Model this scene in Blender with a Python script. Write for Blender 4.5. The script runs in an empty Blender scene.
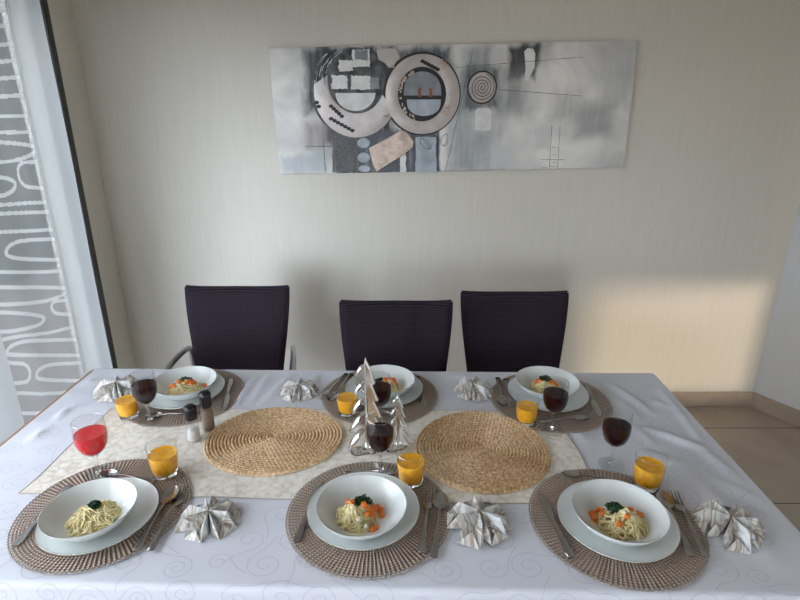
import bpy, bmesh, math, random
from math import sin, cos, pi, radians, sqrt, hypot, atan2, exp
from mathutils import Vector, Matrix, noise
R = random.Random(7)
S = bpy.context.scene
COL = S.collection

# ------------------------------------------------------------------ camera
F, PITCH, HCAM = 540.0, radians(19.4), 1.63
cd = bpy.data.cameras.new('camera'); cam = bpy.data.objects.new('camera', cd); COL.objects.link(cam)
cd.sensor_width = 36; cd.lens = F / 800 * 36; cd.clip_start = .05
cam.location = (0, 0, HCAM); cam.rotation_euler = (pi / 2 - PITCH, 0, 0)
S.camera = cam
def ray(x, y):
    a = (x - 400) / F; b = -(y - 300) / F
    return (a, cos(PITCH) + b * sin(PITCH), -sin(PITCH) + b * cos(PITCH))
def at(x, y, z=.755):                      # point of the table plane seen at a pixel
    d = ray(x, y); t = (z - HCAM) / d[2]; return (d[0] * t, d[1] * t)
def onwall(x, y, Y):
    d = ray(x, y); t = Y / d[1]; return (d[0] * t, HCAM + d[2] * t)

# ------------------------------------------------------------------ node helpers
def new_mat(name):
    m = bpy.data.materials.new(name); m.use_nodes = True
    nt = m.node_tree; b = nt.nodes['Principled BSDF']
    return m, nt, b
def N(nt, t, **kw):
    n = nt.nodes.new(t)
    for k, v in kw.items():
        if k.startswith('i_'):
            key = k[2:]; key = int(key) if key.isdigit() else key.replace('_', ' ')
            n.inputs[key].default_value = v
        else: setattr(n, k, v)
    return n
def L(nt, a, b): nt.links.new(a, b)
def ramp(nt, fac, stops):
    r = nt.nodes.new('ShaderNodeValToRGB'); L(nt, fac, r.inputs[0])
    e = r.color_ramp.elements
    while len(e) < len(stops): e.new(.5)
    for el, (p, c) in zip(e, stops): el.position = p; el.color = (*c, 1) if len(c) == 3 else c
    return r
def math_(nt, op, a, b=None):
    n = nt.nodes.new('ShaderNodeMath'); n.operation = op
    for i, v in enumerate((a, b)):
        if v is None: continue
        if isinstance(v, (int, float)): n.inputs[i].default_value = v
        else: L(nt, v, n.inputs[i])
    return n.outputs[0]
def coord(nt, kind='Object', scale=(1, 1, 1)):
    tc = nt.nodes.new('ShaderNodeTexCoord'); mp = nt.nodes.new('ShaderNodeMapping')
    mp.inputs['Scale'].default_value = scale; L(nt, tc.outputs[kind], mp.inputs[0]); return mp.outputs[0]
def simple(name, col, rough=.5, metal=0, var=.0, vscale=20, bump=0, bscale=200, spec=.5, scale=(1, 1, 1), **kw):
    m, nt, b = new_mat(name)
    b.inputs['Roughness'].default_value = rough; b.inputs['Metallic'].default_value = metal
    b.inputs['Specular IOR Level'].default_value = spec
    for k, v in kw.items(): b.inputs[k.replace('_', ' ')].default_value = v
    c = coord(nt, 'Object', scale)
    n = N(nt, 'ShaderNodeTexNoise', i_Scale=vscale, i_Detail=4.0); L(nt, c, n.inputs[0])
    lo = tuple(max(0, x * (1 - var)) for x in col); hi = tuple(min(1, x * (1 + var)) for x in col)
    r = ramp(nt, n.outputs[0], [(.3, lo), (.7, hi)]); L(nt, r.outputs[0], b.inputs['Base Color'])
    if bump:
        n2 = N(nt, 'ShaderNodeTexNoise', i_Scale=bscale, i_Detail=3.0); L(nt, c, n2.inputs[0])
        bp = N(nt, 'ShaderNodeBump', i_Strength=bump, i_Distance=.002); L(nt, n2.outputs[0], bp.inputs['Height'])
        L(nt, bp.outputs[0], b.inputs['Normal'])
    return m

# ------------------------------------------------------------------ mesh helpers
class MB:
    def __init__(s): s.v = []; s.f = []; s.m = []
    def add(s, v, f, mi=0):
        o = len(s.v); s.v += [tuple(p) for p in v]; s.f += [tuple(i + o for i in q) for q in f]; s.m += [mi] * len(f); return s
    def box(s, c, d, mi=0, rot=None):
        x, y, z = (k / 2 for k in d); v = [Vector(((x if i & 1 else -x), (y if i & 2 else -y), (z if i & 4 else -z))) for i in range(8)]
        if rot: v = [rot @ p for p in v]
        v = [p + Vector(c) for p in v]
        return s.add(v, [(0, 2, 3, 1), (4, 5, 7, 6), (0, 1, 5, 4), (2, 6, 7, 3), (0, 4, 6, 2), (1, 3, 7, 5)], mi)
    def lathe(s, prof, n=48, c=(0, 0, 0), mi=0, sx=1, sy=1):
        v = []; f = []; k = len(prof)
        for i in range(n):
            a = 2 * pi * i / n
            for r, z in prof: v.append((c[0] + r * cos(a) * sx, c[1] + r * sin(a) * sy, c[2] + z))
        for i in range(n):
            j = (i + 1) % n
            for q in range(k - 1): f.append((i * k + q, j * k + q, j * k + q + 1, i * k + q + 1))
        return s.add(v, f, mi)
    def tube(s, pts, rad, n=8, mi=0, closed=False, sq=1.0):
        pts = [Vector(p) for p in pts]; K = len(pts)
        rad = rad if isinstance(rad, (list, tuple)) else [rad] * K
        v = []; f = []; up = Vector((0, 0, 1)); prev = None
        for i, p in enumerate(pts):
            t = (pts[min(i + 1, K - 1)] - pts[max(i - 1, 0)]).normalized()
            if prev is None:
                a = t.cross(up); a = a if a.length > 1e-3 else t.cross(Vector((1, 0, 0)))
            else: a = prev - t * prev.dot(t)
            if a.length < 1e-6: a = t.orthogonal()
            a.normalize(); b = t.cross(a); prev = a
            for j in range(n):
                w = 2 * pi * j / n; v.append(p + a * cos(w) * rad[i] + b * sin(w) * rad[i] * sq)
        for i in range(K - 1):
            for j in range(n):
                q = (j + 1) % n; f.append((i * n + j, i * n + q, (i + 1) * n + q, (i + 1) * n + j))
        f.append(tuple(range(n))[::-1]); f.append(tuple((K - 1) * n + j for j in range(n)))
        return s.add(v, f, mi)
    def prism(s, out, z0, z1, mi=0, M=None, cham=0):
        n = len(out); cx = sum(p[0] for p in out) / n; cy = sum(p[1] for p in out) / n
        def sh(p):
            d = hypot(p[0] - cx, p[1] - cy) or 1; k = max(0, 1 - cham / d); return (cx + (p[0] - cx) * k, cy + (p[1] - cy) * k)
        v = [(*p, z0) for p in out] + ([(*p, z1 - cham) for p in out] if cham else []) + [(*(sh(p) if cham else p), z1) for p in out]
        k = 3 if cham else 2; f = []
        for l in range(k - 1):
            for i in range(n):
                j = (i + 1) % n; f.append((l * n + i, l * n + j, (l + 1) * n + j, (l + 1) * n + i))
        f.append(tuple(range(n))[::-1]); f.append(tuple((k - 1) * n + i for i in range(n)))
        if M: v = [M(p) for p in v]
        return s.add(v, f, mi)
    def grid(s, fn, nu, nv, mi=0):
        v = [fn(i / nu, j / nv) for j in range(nv + 1) for i in range(nu + 1)]; w = nu + 1
        return s.add(v, [(j * w + i, j * w + i + 1, (j + 1) * w + i + 1, (j + 1) * w + i) for j in range(nv) for i in range(nu)], mi)
    def build(s, name, mats, parent=None, smooth=True, angle=40, loc=None):
        me = bpy.data.meshes.new(name); me.from_pydata(s.v, [], s.f); me.update()
        for m in (mats if isinstance(mats, (list, tuple)) else [mats]): me.materials.append(m)
        me.polygons.foreach_set('material_index', s.m)
        bm = bmesh.new(); bm.from_mesh(me)
        bmesh.ops.remove_doubles(bm, verts=bm.verts, dist=1e-6)
        bmesh.ops.recalc_face_normals(bm, faces=bm.faces)
        if smooth:
            for fc in bm.faces: fc.smooth = True
            for e in bm.edges:
                if len(e.link_faces) == 2 and e.calc_face_angle(0) > radians(angle): e.smooth = False
        bm.to_mesh(me); bm.free()
        o = bpy.data.objects.new(name, me); COL.objects.link(o)
        if parent: o.parent = parent
        if loc: o.location = loc
        return o
def bevel(o, w, seg=2):
    m = o.modifiers.new('bevel', 'BEVEL'); m.width = w; m.segments = seg; m.limit_method = 'ANGLE'; return o
def tag(o, label, cat, group=None, kind=None):
    if label: o['label'] = label
    if cat: o['category'] = cat
    if group: o['group'] = group
    if kind: o['kind'] = kind
    return o
def thing(name, label, cat, loc=(0, 0, 0), rz=0, group=None):
    o = bpy.data.objects.new(name, None); COL.objects.link(o); o.empty_display_size = .05
    o.location = loc; o.rotation_euler = (0, 0, rz); return tag(o, label, cat, group)
def struct(o): o['kind'] = 'structure'; return o
def dup(root, loc, rz=0, label=None, group=None, mats=None):
    def rec(o, par):
        c = o.copy(); COL.objects.link(c)
        if par: c.parent = par
        for ch in [x for x in list(COL.objects) if x.parent == o]: rec(ch, c)
        return c
    r = rec(root, None); r.location = loc; r.rotation_euler = (0, 0, rz)
    if label: r['label'] = label
    if group: r['group'] = group
    return r
def sm(a, b, x): t = min(1, max(0, (x - a) / (b - a))); return t * t * (3 - 2 * t)

# ------------------------------------------------------------------ materials
def mat_wall(name, col):
    m, nt, b = new_mat(name); b.inputs['Roughness'].default_value = .75; b.inputs['Specular IOR Level'].default_value = .25
    c = coord(nt, 'Object', (70, 70, 3))
    n = N(nt, 'ShaderNodeTexNoise', i_Scale=1.2, i_Detail=5.0); L(nt, c, n.inputs[0])
    r = ramp(nt, n.outputs[0], [(.25, tuple(x * .955 for x in col)), (.75, tuple(x * 1.03 for x in col))]); L(nt, r.outputs[0], b.inputs['Base Color'])
    bp = N(nt, 'ShaderNodeBump', i_Strength=.35, i_Distance=.001); L(nt, n.outputs[0], bp.inputs['Height']); L(nt, bp.outputs[0], b.inputs['Normal'])
    return m
WALL = mat_wall('wallpaper greige', (.68, .65, .58))
WALLW = mat_wall('wallpaper white', (.64, .65, .65))
CEIL = simple('ceiling paint', (.8, .8, .79), .8)
def mat_floor():
    m, nt, b = new_mat('floor tiles taupe'); b.inputs['Roughness'].default_value = .32
    tc = N(nt, 'ShaderNodeTexCoord'); mp = N(nt, 'ShaderNodeMapping'); mp.inputs['Location'].default_value = (.05, -.155, 0)
    L(nt, tc.outputs['Object'], mp.inputs[0])
    br = N(nt, 'ShaderNodeTexBrick', i_Scale=1.0, i_Mortar_Size=.0035, i_Brick_Width=1.2, i_Row_Height=.595, offset=0.0)
    br.inputs['Mortar'].default_value = (.055, .048, .04, 1)
    n = N(nt, 'ShaderNodeTexNoise', i_Scale=5.0, i_Detail=6.0); L(nt, mp.outputs[0], br.inputs[0]); L(nt, mp.outputs[0], n.inputs[0])
    r = ramp(nt, n.outputs[0], [(.3, (.35, .285, .225)), (.7, (.42, .35, .285))])
    L(nt, r.outputs[0], br.inputs['Color1']); L(nt, r.outputs[0], br.inputs['Color2']); L(nt, br.outputs[0], b.inputs['Base Color'])
    return m
FLOOR = mat_floor()
BASEB = simple('baseboard tile', (.40, .325, .255), .4, var=.12, vscale=8)
CLOTH = simple('tablecloth satin', (.70, .72, .79), .55, var=.015, vscale=9, bump=.25, bscale=700, spec=.35, Sheen_Weight=.15)
THREAD = simple('tablecloth thread', (.56, .58, .66), .3)
RUNNER = None
def mat_runner():
    m, nt, b = new_mat('runner jacquard cream'); b.inputs['Roughness'].default_value = .6
    c = coord(nt)
    vo = N(nt, 'ShaderNodeTexVoronoi', i_Scale=38.0, feature='DISTANCE_TO_EDGE'); L(nt, c, vo.inputs[0])
    n = N(nt, 'ShaderNodeTexNoise', i_Scale=26.0, i_Detail=4.0, i_Distortion=1.6); L(nt, c, n.inputs[0])
    mx = math_(nt, 'ADD', math_(nt, 'MULTIPLY', vo.outputs['Distance'], .8), n.outputs[0])
    r = ramp(nt, mx, [(.42, (.70, .645, .55)), (.62, (.84, .80, .715)), (.8, (.88, .85, .79))]); L(nt, r.outputs[0], b.inputs['Base Color'])
    bp = N(nt, 'ShaderNodeBump', i_Strength=.6, i_Distance=.002); L(nt, mx, bp.inputs['Height']); L(nt, bp.outputs[0], b.inputs['Normal'])
    return m
RUNNER = mat_runner()
RUNHEM = simple('runner hem', (.47, .42, .36), .6)
def mat_placemat():
    m, nt, b = new_mat('woven vinyl placemat'); b.inputs['Roughness'].default_value = .42
    tc = N(nt, 'ShaderNodeTexCoord'); sp = N(nt, 'ShaderNodeSeparateXYZ'); L(nt, tc.outputs['Object'], sp.inputs[0])
    x, y = sp.outputs[0], sp.outputs[1]
    r = math_(nt, 'SQRT', math_(nt, 'ADD', math_(nt, 'MULTIPLY', x, x), math_(nt, 'MULTIPLY', y, y)))
    th = math_(nt, 'ARCTAN2', y, x)
    n1 = math_(nt, 'SINE', math_(nt, 'ADD', math_(nt, 'MULTIPLY', th, 118.0), math_(nt, 'MULTIPLY', r, 26.0)))
    n2 = math_(nt, 'SINE', math_(nt, 'MULTIPLY', r, 2 * pi / .0066))
    hole = math_(nt, 'ADD', math_(nt, 'MULTIPLY', n1, .6), math_(nt, 'MULTIPLY', n2, .35))
    k = ramp(nt, hole, [(.22, (.32, .225, .17)), (.5, (.60, .485, .40))])
    nn = N(nt, 'ShaderNodeTexNoise', i_Scale=30.0); L(nt, tc.outputs['Object'], nn.inputs[0])
    mxc = N(nt, 'ShaderNodeMixRGB', blend_type='MULTIPLY'); mxc.inputs[0].default_value = .15
    L(nt, k.outputs[0], mxc.inputs[1]); L(nt, nn.outputs[0], mxc.inputs[2]); L(nt, mxc.outputs[0], b.inputs['Base Color'])
    bp = N(nt, 'ShaderNodeBump', i_Strength=.8, i_Distance=.003); L(nt, hole, bp.inputs['Height']); L(nt, bp.outputs[0], b.inputs['Normal'])
    # open mesh: the gaps of the weave let the cloth show through
    gap = N(nt, 'ShaderNodeMapRange'); gap.inputs['From Min'].default_value = -.62; gap.inputs['From Max'].default_value = -.38
    gap.inputs['To Min'].default_value = .4; gap.inputs['To Max'].default_value = 1; L(nt, hole, gap.inputs[0])
    L(nt, gap.outputs[0], b.inputs['Alpha'])
    return m
PLACEMAT = mat_placemat()
PLACERIM = simple('placemat rim', (.36, .30, .25), .45, bump=.5, bscale=400)
def mat_grass():
    m, nt, b = new_mat('braided seagrass'); b.inputs['Roughness'].default_value = .6
    c = coord(nt)
    n = N(nt, 'ShaderNodeTexNoise', i_Scale=120.0, i_Detail=2.0); L(nt, c, n.inputs[0])
    n2 = N(nt, 'ShaderNodeTexNoise', i_Scale=9.0, i_Detail=2.0); L(nt, c, n2.inputs[0])
    s = math_(nt, 'ADD', math_(nt, 'MULTIPLY', n.outputs[0], .7), math_(nt, 'MULTIPLY', n2.outputs[0], .3))
    r = ramp(nt, s, [(.30, (.30, .165, .07)), (.48, (.62, .41, .22)), (.66, (.90, .71, .47))]); L(nt, r.outputs[0], b.inputs['Base Color'])
    return m
GRASS = mat_grass()
PORC = simple('porcelain', (.70, .735, .725), .12, spec=.6)
STEEL = simple('brushed cutlery steel', (.42, .40, .385), .24, metal=1)
ALU = simple('cast polished aluminium', (.83, .81, .79), .12, metal=1, bump=.25, bscale=35)
CHROME = simple('chair tube', (.55, .56, .58), .32, metal=1)
PASTA = simple('spaghetti', (.95, .77, .41), .38, var=.12, vscale=60, Subsurface_Weight=.15)
CARROT = simple('carrot', (.86, .22, .03), .35, var=.15, vscale=90, Subsurface_Weight=.1)
PALE = simple('pale vegetable', (.80, .76, .62), .4, var=.08, vscale=90)
GREEN = simple('spinach', (.012, .05, .012), .35, var=.6, vscale=120)
REDW = simple('red wine', (.014, .001, .002), .15, spec=.1)
JUICE = simple('orange juice', (.94, .42, .022), .25, var=.18, vscale=70, Subsurface_Weight=.2)
BLACK = simple('black plastic', (.012, .012, .016), .25)
SALT = simple('salt', (.82, .80, .79), .7, bump=.5, bscale=900)
PEPPER = simple('ground pepper', (.27, .19, .14), .7, var=.5, vscale=500)
WOOD = simple('oak table edge', (.36, .19, .10), .4, var=.25, vscale=14, scale=(2, 25, 25))
DARKF = simple('window frame anthracite', (.05, .05, .045), .5)
WHITEF = simple('window frame white', (.75, .77, .78), .4)
def mat_rose():
    m, nt, b = new_mat('rose drink'); b.inputs['Base Color'].default_value = (.80, .02, .03, 1); b.inputs['Roughness'].default_value = .03
    b.inputs['Transmission Weight'].default_value = .35; b.inputs['IOR'].default_value = 1.33
    n = N(nt, 'ShaderNodeTexNoise', i_Scale=30.0); r = ramp(nt, n.outputs[0], [(.3, (.75, .012, .02)), (.7, (.9, .05, .06))]); L(nt, r.outputs[0], b.inputs['Base Color'])
    return m
ROSE = mat_rose()
def mat_thin(name, tint=(1, 1, 1), base=.04, edge=.75):
    m, nt, b = new_mat(name); nt.nodes.remove(b)
    out = nt.nodes['Material Output']; tr = N(nt, 'ShaderNodeBsdfTransparent'); tr.inputs[0].default_value = (*tint, 1)
    gl = N(nt, 'ShaderNodeBsdfGlossy'); gl.inputs['Roughness'].default_value = .03
    lw = N(nt, 'ShaderNodeLayerWeight', i_Blend=.35)
    mr = N(nt, 'ShaderNodeMapRange'); mr.inputs['To Min'].default_value = base; mr.inputs['To Max'].default_value = edge
    L(nt, math_(nt, 'POWER', lw.outputs['Facing'], 2.8), mr.inputs[0])
    mx = N(nt, 'ShaderNodeMixShader'); L(nt, mr.outputs[0], mx.inputs[0]); L(nt, tr.outputs[0], mx.inputs[1]); L(nt, gl.outputs[0], mx.inputs[2])
    L(nt, mx.outputs[0], out.inputs[0]); return m
THIN = mat_thin('blown glass wall', (.95, .96, .96), .05, .8)
PANE = mat_thin('window pane', (.95, .97, .97), .03, .5)
def mat_glass():
    m, nt, b = new_mat('solid clear glass'); b.inputs['Roughness'].default_value = .02; b.inputs['Transmission Weight'].default_value = 1; b.inputs['IOR'].default_value = 1.47
    n = N(nt, 'ShaderNodeTexNoise', i_Scale=20.0); r = ramp(nt, n.outputs[0], [(.2, (.93, .95, .95)), (.8, (.97, .98, .98))]); L(nt, r.outputs[0], b.inputs['Base Color'])
    return m
GLASS = mat_glass()
def mat_napkin():
    m, nt, b = new_mat('napkin paper marbled'); b.inputs['Roughness'].default_value = .5
    c = coord(nt)
    n = N(nt, 'ShaderNodeTexNoise', i_Scale=10.0, i_Detail=2.0, i_Distortion=2.2); L(nt, c, n.inputs[0])
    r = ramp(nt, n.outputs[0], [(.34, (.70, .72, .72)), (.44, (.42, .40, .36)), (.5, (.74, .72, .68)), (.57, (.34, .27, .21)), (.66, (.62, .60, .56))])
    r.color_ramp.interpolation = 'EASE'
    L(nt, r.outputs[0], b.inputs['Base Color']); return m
NAPKIN = mat_napkin()
def mat_chair():
    m, nt, b = new_mat('chair cover ribbed'); b.inputs['Roughness'].default_value = .85; b.inputs['Specular IOR Level'].default_value = .15
    c = coord(nt)
    w = N(nt, 'ShaderNodeTexWave', i_Scale=36.0, i_Distortion=.4, bands_direction='Z'); L(nt, c, w.inputs[0])
    w2 = N(nt, 'ShaderNodeTexWave', i_Scale=30.0, i_Distortion=.4, bands_direction='X'); L(nt, c, w2.inputs[0])
    s = math_(nt, 'ADD', math_(nt, 'MULTIPLY', w.outputs[1], .7), math_(nt, 'MULTIPLY', w2.outputs[1], .3))
    r = ramp(nt, s, [(.15, (.010, .007, .011)), (.9, (.040, .028, .042))]); L(nt, r.outputs[0], b.inputs['Base Color'])
    bp = N(nt, 'ShaderNodeBump', i_Strength=.6, i_Distance=.002); L(nt, s, bp.inputs['Height']); L(nt, bp.outputs[0], b.inputs['Normal'])
    return m
CHAIRM = mat_chair()
def mat_sheer(name, opac, col):
    m, nt, b = new_mat(name); nt.nodes.remove(b); out = nt.nodes['Material Output']
    c = coord(nt, 'Object', (1, 1, 1))
    n = N(nt, 'ShaderNodeTexNoise', i_Scale=500.0, i_Detail=2.0); L(nt, c, n.inputs[0])
    r = ramp(nt, n.outputs[0], [(.3, tuple(x * .94 for x in col)), (.7, col)])
    tl = N(nt, 'ShaderNodeBsdfTranslucent'); df = N(nt, 'ShaderNodeBsdfDiffuse'); L(nt, r.outputs[0], tl.inputs[0]); L(nt, r.outputs[0], df.inputs[0])
    a = N(nt, 'ShaderNodeMixShader'); a.inputs[0].default_value = .5; L(nt, tl.outputs[0], a.inputs[1]); L(nt, df.outputs[0], a.inputs[2])
    tr = N(nt, 'ShaderNodeBsdfTransparent'); mx = N(nt, 'ShaderNodeMixShader'); mx.inputs[0].default_value = opac
    L(nt, tr.outputs[0], mx.inputs[1]); L(nt, a.outputs[0], mx.inputs[2]); L(nt, mx.outputs[0], out.inputs[0]); return m
SHEER = mat_sheer('curtain voile grey', .8, (.19, .20, .215))
SHEERW = mat_sheer('curtain plain border', .95, (.36, .38, .39))
PRINT = mat_sheer('curtain woven loops', .95, (.46, .475, .48))
BLIND = mat_sheer('added blind cloth', .97, (.42, .39, .35))

# ------------------------------------------------------------------ room
YB, XL, YF, CH = 2.775, -1.5, -3.3, 2.6
rc = (2.045, YB)
rdir = Vector((.137, -.222)).normalized()
k2 = 1.9; rp = (rc[0] + rdir.x * k2, rc[1] + rdir.y * k2)
poly = [(XL, YB), rc, rp, (rp[0], YF), (XL, YF)]
mb = MB(); mb.prism([(XL - .2, YF - .2), (rp[0] + .2, YF - .2), (rp[0] + .2, YB + .2), (XL - .2, YB + .2)], -.1, 0); struct(mb.build('floor', FLOOR, smooth=False))
mb = MB(); mb.prism([(XL - .2, YF - .2), (rp[0] + .2, YF - .2), (rp[0] + .2, YB + .2), (XL - .2, YB + .2)], CH, CH + .1); struct(mb.build('ceiling', CEIL, smooth=False))
mb = MB(); mb.box(((XL + rc[0]) / 2 + .05, YB + .1, CH / 2), (rc[0] - XL + .3, .2, CH)); struct(mb.build('wall_back', WALL, smooth=False))
nrm = Vector((-rdir.y, rdir.x)); nrm = nrm if nrm.x > 0 else -nrm
mb = MB()
a, b2 = Vector(rc), Vector(rp)
mb.prism([tuple(a), tuple(b2), tuple(b2 + Vector((.2, .08))), tuple(a + nrm * .2)], 0, CH)
RY0, RY1, RZ1 = -2.15, .44, 2.0
mb.prism([(rp[0], rp[1]), (rp[0], RY1), (rp[0] + .2, RY1), (rp[0] + .2, rp[1] + .08)], 0, CH)
mb.box((rp[0] + .1, (YF + RY0) / 2, CH / 2), (.2, RY0 - YF, CH))
mb.box((rp[0] + .1, (RY0 + RY1) / 2, (RZ1 + CH) / 2), (.2, RY1 - RY0, CH - RZ1))
mb.box((rp[0] + .1, (RY0 + RY1) / 2, .05), (.2, RY1 - RY0, .1))
struct(mb.build('wall_right', WALLW, smooth=False))
# left wall with a long glazed opening
JY = 2.54
mb = MB()
mb.box((XL - .1, (JY + .04 + YB + .2) / 2, CH / 2), (.2, YB + .2 - JY - .04, CH))
WH = 2.12
mb.box((XL - .1, (YF + JY) / 2, (CH + WH) / 2), (.2, JY - YF + .1, CH - WH))
mb.box((XL - .1, YF - .02, CH / 2), (.2, .36, CH))
mb.box((XL - .1, (-1.37 + YF) / 2, CH / 2), (.2, -1.37 - YF, CH))
struct(mb.build('wall_left', WALL, smooth=False))
def window_frame(name, y0, y1, z0, z1, dark, muls, hbars=()):
    w = MB(); 
    for y in (y0, y1): w.box((XL - .03, y, (z0 + z1) / 2), (.07, .04, z1 - z0))
    for z in (z0 + .02, z1 - .02): w.box((XL - .03, (y0 + y1) / 2, z), (.05, y1 - y0, .04))
    for y in muls: w.box((XL - .03, y, (z0 + z1) / 2), (.04, .06, z1 - z0))
    fr = struct(w.build(name, dark, smooth=False))
    g = MB().box((XL - .035, (y0 + y1) / 2, (z0 + z1) / 2), (.006, y1 - y0 - .04, z1 - z0 - .06))
    g.build('window_pane', PANE, fr, smooth=False)
    return fr
window_frame('window_1', -1.35, JY + .02, .0, WH, DARKF, (1.2, -.1))
# wall behind the photographer, with a narrow window added to shape the glow
WX0, WX1, WZ0, WZ1 = -1.32, -.80, .95, 2.05
mb = MB()
mb.box(((XL - .2 + WX0) / 2, YF - .1, CH / 2), (WX0 - XL + .2, .2, CH))
mb.box(((WX1 + rp[0] + .2) / 2, YF - .1, CH / 2), (rp[0] + .2 - WX1, .2, CH))
mb.box(((WX0 + WX1) / 2, YF - .1, (WZ1 + CH) / 2), (WX1 - WX0, .2, CH - WZ1))
mb.box(((WX0 + WX1) / 2, YF - .1, WZ0 / 2), (WX1 - WX0, .2, WZ0))
struct(mb.build('wall_front', WALL, smooth=False))
w = MB()
for x in (WX0 + .02, WX1 - .02): w.box((x, YF - .06, (WZ0 + WZ1) / 2), (.04, .06, WZ1 - WZ0))
for z in (WZ0 + .02, WZ1 - .02): w.box(((WX0 + WX1) / 2, YF - .06, z), (WX1 - WX0, .06, .04))
fr = struct(w.build('glow_window', WHITEF, smooth=False))
MB().box(((WX0 + WX1) / 2, YF - .06, (WZ0 + WZ1) / 2), (WX1 - WX0 - .08, .006, WZ1 - WZ0 - .08)).build('window_pane', PANE, fr, smooth=False)
# right wall window the low sun enters by; blind added to cut the beam
RX = rp[0]; w = MB()
for y in (RY0 + .02, RY1 - .02): w.box((RX + .06, y, (RZ1 + .1) / 2), (.06, .04, RZ1 - .1))
for z in (.12, RZ1 - .02): w.box((RX + .06, (RY0 + RY1) / 2, z), (.06, RY1 - RY0, .04))
fr = struct(w.build('window_2', WHITEF, smooth=False))
MB().box((RX + .06, (RY0 + RY1) / 2, (RZ1 + .1) / 2), (.006, RY1 - RY0 - .08, RZ1 - .16)).build('window_pane', PANE, fr, smooth=False)
tag(MB().grid(lambda u, v: (RX - .015 - .004 * sin(u * 30), RY0 + u * (RY1 - RY0), .80 + v * (RZ1 - .78)), 30, 2).build('added_blind', BLIND),
    'pale unseen blind added over the right wall window to cut the sunbeam', 'blind')
# outside: a blocking hedge added to dim the curtain's backdrop, and the terrace
OUTW = simple('blocking hedge', (.07, .08, .06), .9, var=.5, vscale=9, bump=1, bscale=30)
struct(MB().box((-4.2, 7.6, 2.0), (.6, 10.0, 4.1)).build('added_hedge', OUTW, smooth=False))
TERR = simple('terrace slabs', (.22, .19, .165), .8, var=.12, vscale=3)
struct(MB().box((-3.1, 2.5, -.08), (2.8, 11.2, .1)).build('trim_2', TERR, smooth=False))
# baseboards
mb = MB(); mb.box(((XL + rc[0]) / 2, YB - .006, .045), (rc[0] - XL, .012, .09)); struct(bevel(mb.build('baseboard_back', BASEB, smooth=False), .002))
mb = MB(); off = -nrm * .012
mb.prism([tuple(a), tuple(b2), tuple(b2 + off), tuple(a + off)], 0, .09)
mb.box((rp[0] - .006, (rp[1] + YF) / 2, .045), (.012, rp[1] - YF, .09)); struct(mb.build('baseboard_right', BASEB, smooth=False))
mb = MB(); mb.box((XL + .006, (JY + .05 + YB) / 2, .045), (.012, YB - JY - .05, .09)); struct(mb.build('baseboard_left', BASEB, smooth=False))

# ------------------------------------------------------------------ curtain
CX = -1.45
KX = CX / -1.5
def cy(y): return y * KX
def cz(z): return HCAM - (HCAM - z) * KX
def cwave(y, z): return CX - .042 * sm(2.45, 2.535, y) + .010 * sin(y * 9 + .5) + .004 * sin(y * 31 + z * .8) + .002 * sin(z * 5 + y * 13)
cur = thing('sheer_curtain', 'sheer grey curtain panel with white woven loops hanging at the left window', 'curtain', (0, 0, 0))
PY0, PY1 = cy(1.88), cy(2.282)
MB().grid(lambda u, v: (cwave(PY1 + u * (2.537 - PY1), .02 + v * 2.44), PY1 + u * (2.537 - PY1), .02 + v * 2.44), 20, 60).grid(
    lambda u, v: (cwave(1.42 + u * (PY0 - 1.42), .02 + v * 2.44), 1.42 + u * (PY0 - 1.42), .02 + v * 2.44), 20, 60).build('plain_border', SHEERW, cur)
GU, GV = 100, 620; marked = set()
def ribbon(mb, pts, w):
    du, dv_ = (PY1 - PY0) / GU, 2.44 / GV
    for (y0, z0), (y1, z1) in zip(pts, pts[1:]):
        n = max(1, int(hypot(y1 - y0, z1 - z0) / .003))
        for k in range(n):
            y, z = y0 + (y1 - y0) * k / n, z0 + (z1 - z0) * k / n
            if not (PY0 - .02 < y < PY1 + .02): continue
            iu, iv = int((y - PY0) / du), int((z - .02) / dv_); ru, rv = int(w / 2 / du) + 1, int(w / 2 / dv_) + 1
            for a_ in range(iu - ru, iu + ru + 1):
                for b_ in range(iv - rv, iv + rv + 1):
                    if 0 <= a_ < GU and 0 <= b_ < GV and hypot(PY0 + (a_ + .5) * du - y, .02 + (b_ + .5) * dv_ - z) < w / 2: marked.add((a_, b_))
pr = MB()
def oncur(zx, zy, top):                     # curtain point (y, z) seen at a spot of the photograph
    d = ray(zx / 3, (zy / 3) + (0 if top else 200)); t = CX / d[0]; return (d[1] * t, HCAM + d[2] * t)
def hairpin(a_, tip, b_, top):
    n = 60; pts = []
    for i in range(n + 1):
        p = -1 + 2 * i / n; e = a_ if p < 0 else b_; q = abs(p)
        g = sin(pi / 2 * min(1, q * 1.5)) ** .9; x = tip[0] + (e[0] - tip[0]) * q ** 2
        pts.append(oncur(x, tip[1] + (e[1] - tip[1]) * (g * .85 + .15 * q * q), top))
    ribbon(pr, pts, .015)
def wline(x0, y0, x1, y1, top, ph=0):
    ribbon(pr, [oncur(x0 + (x1 - x0) * i / 30, y0 + (y1 - y0) * i / 30 + 3 * sin(i / 5 + ph), top) for i in range(31)], .014)
for q, e in enumerate([(-200, 30, 140, 8), (-200, 60, 148, 34), (-200, 118, 165, 84), (-200, 222, 188, 211), (0, 424, 228, 378), (50, 582, 250, 574), (60, 640, 270, 628)]): wline(*e, False, q)
for q, e in enumerate([(-250, 42, 10, -60), (-250, -10, 10, -20), (-250, 40, 14, 28), (-250, 92, 24, 74), (-250, 150, 36, 132), (-250, 210, 48, 183), (-250, 262, 62, 233), (-250, 320, 72, 284), (-250, 362, 86, 344), (-250, 400, 98, 393)]): wline(*e, True, q)
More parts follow.
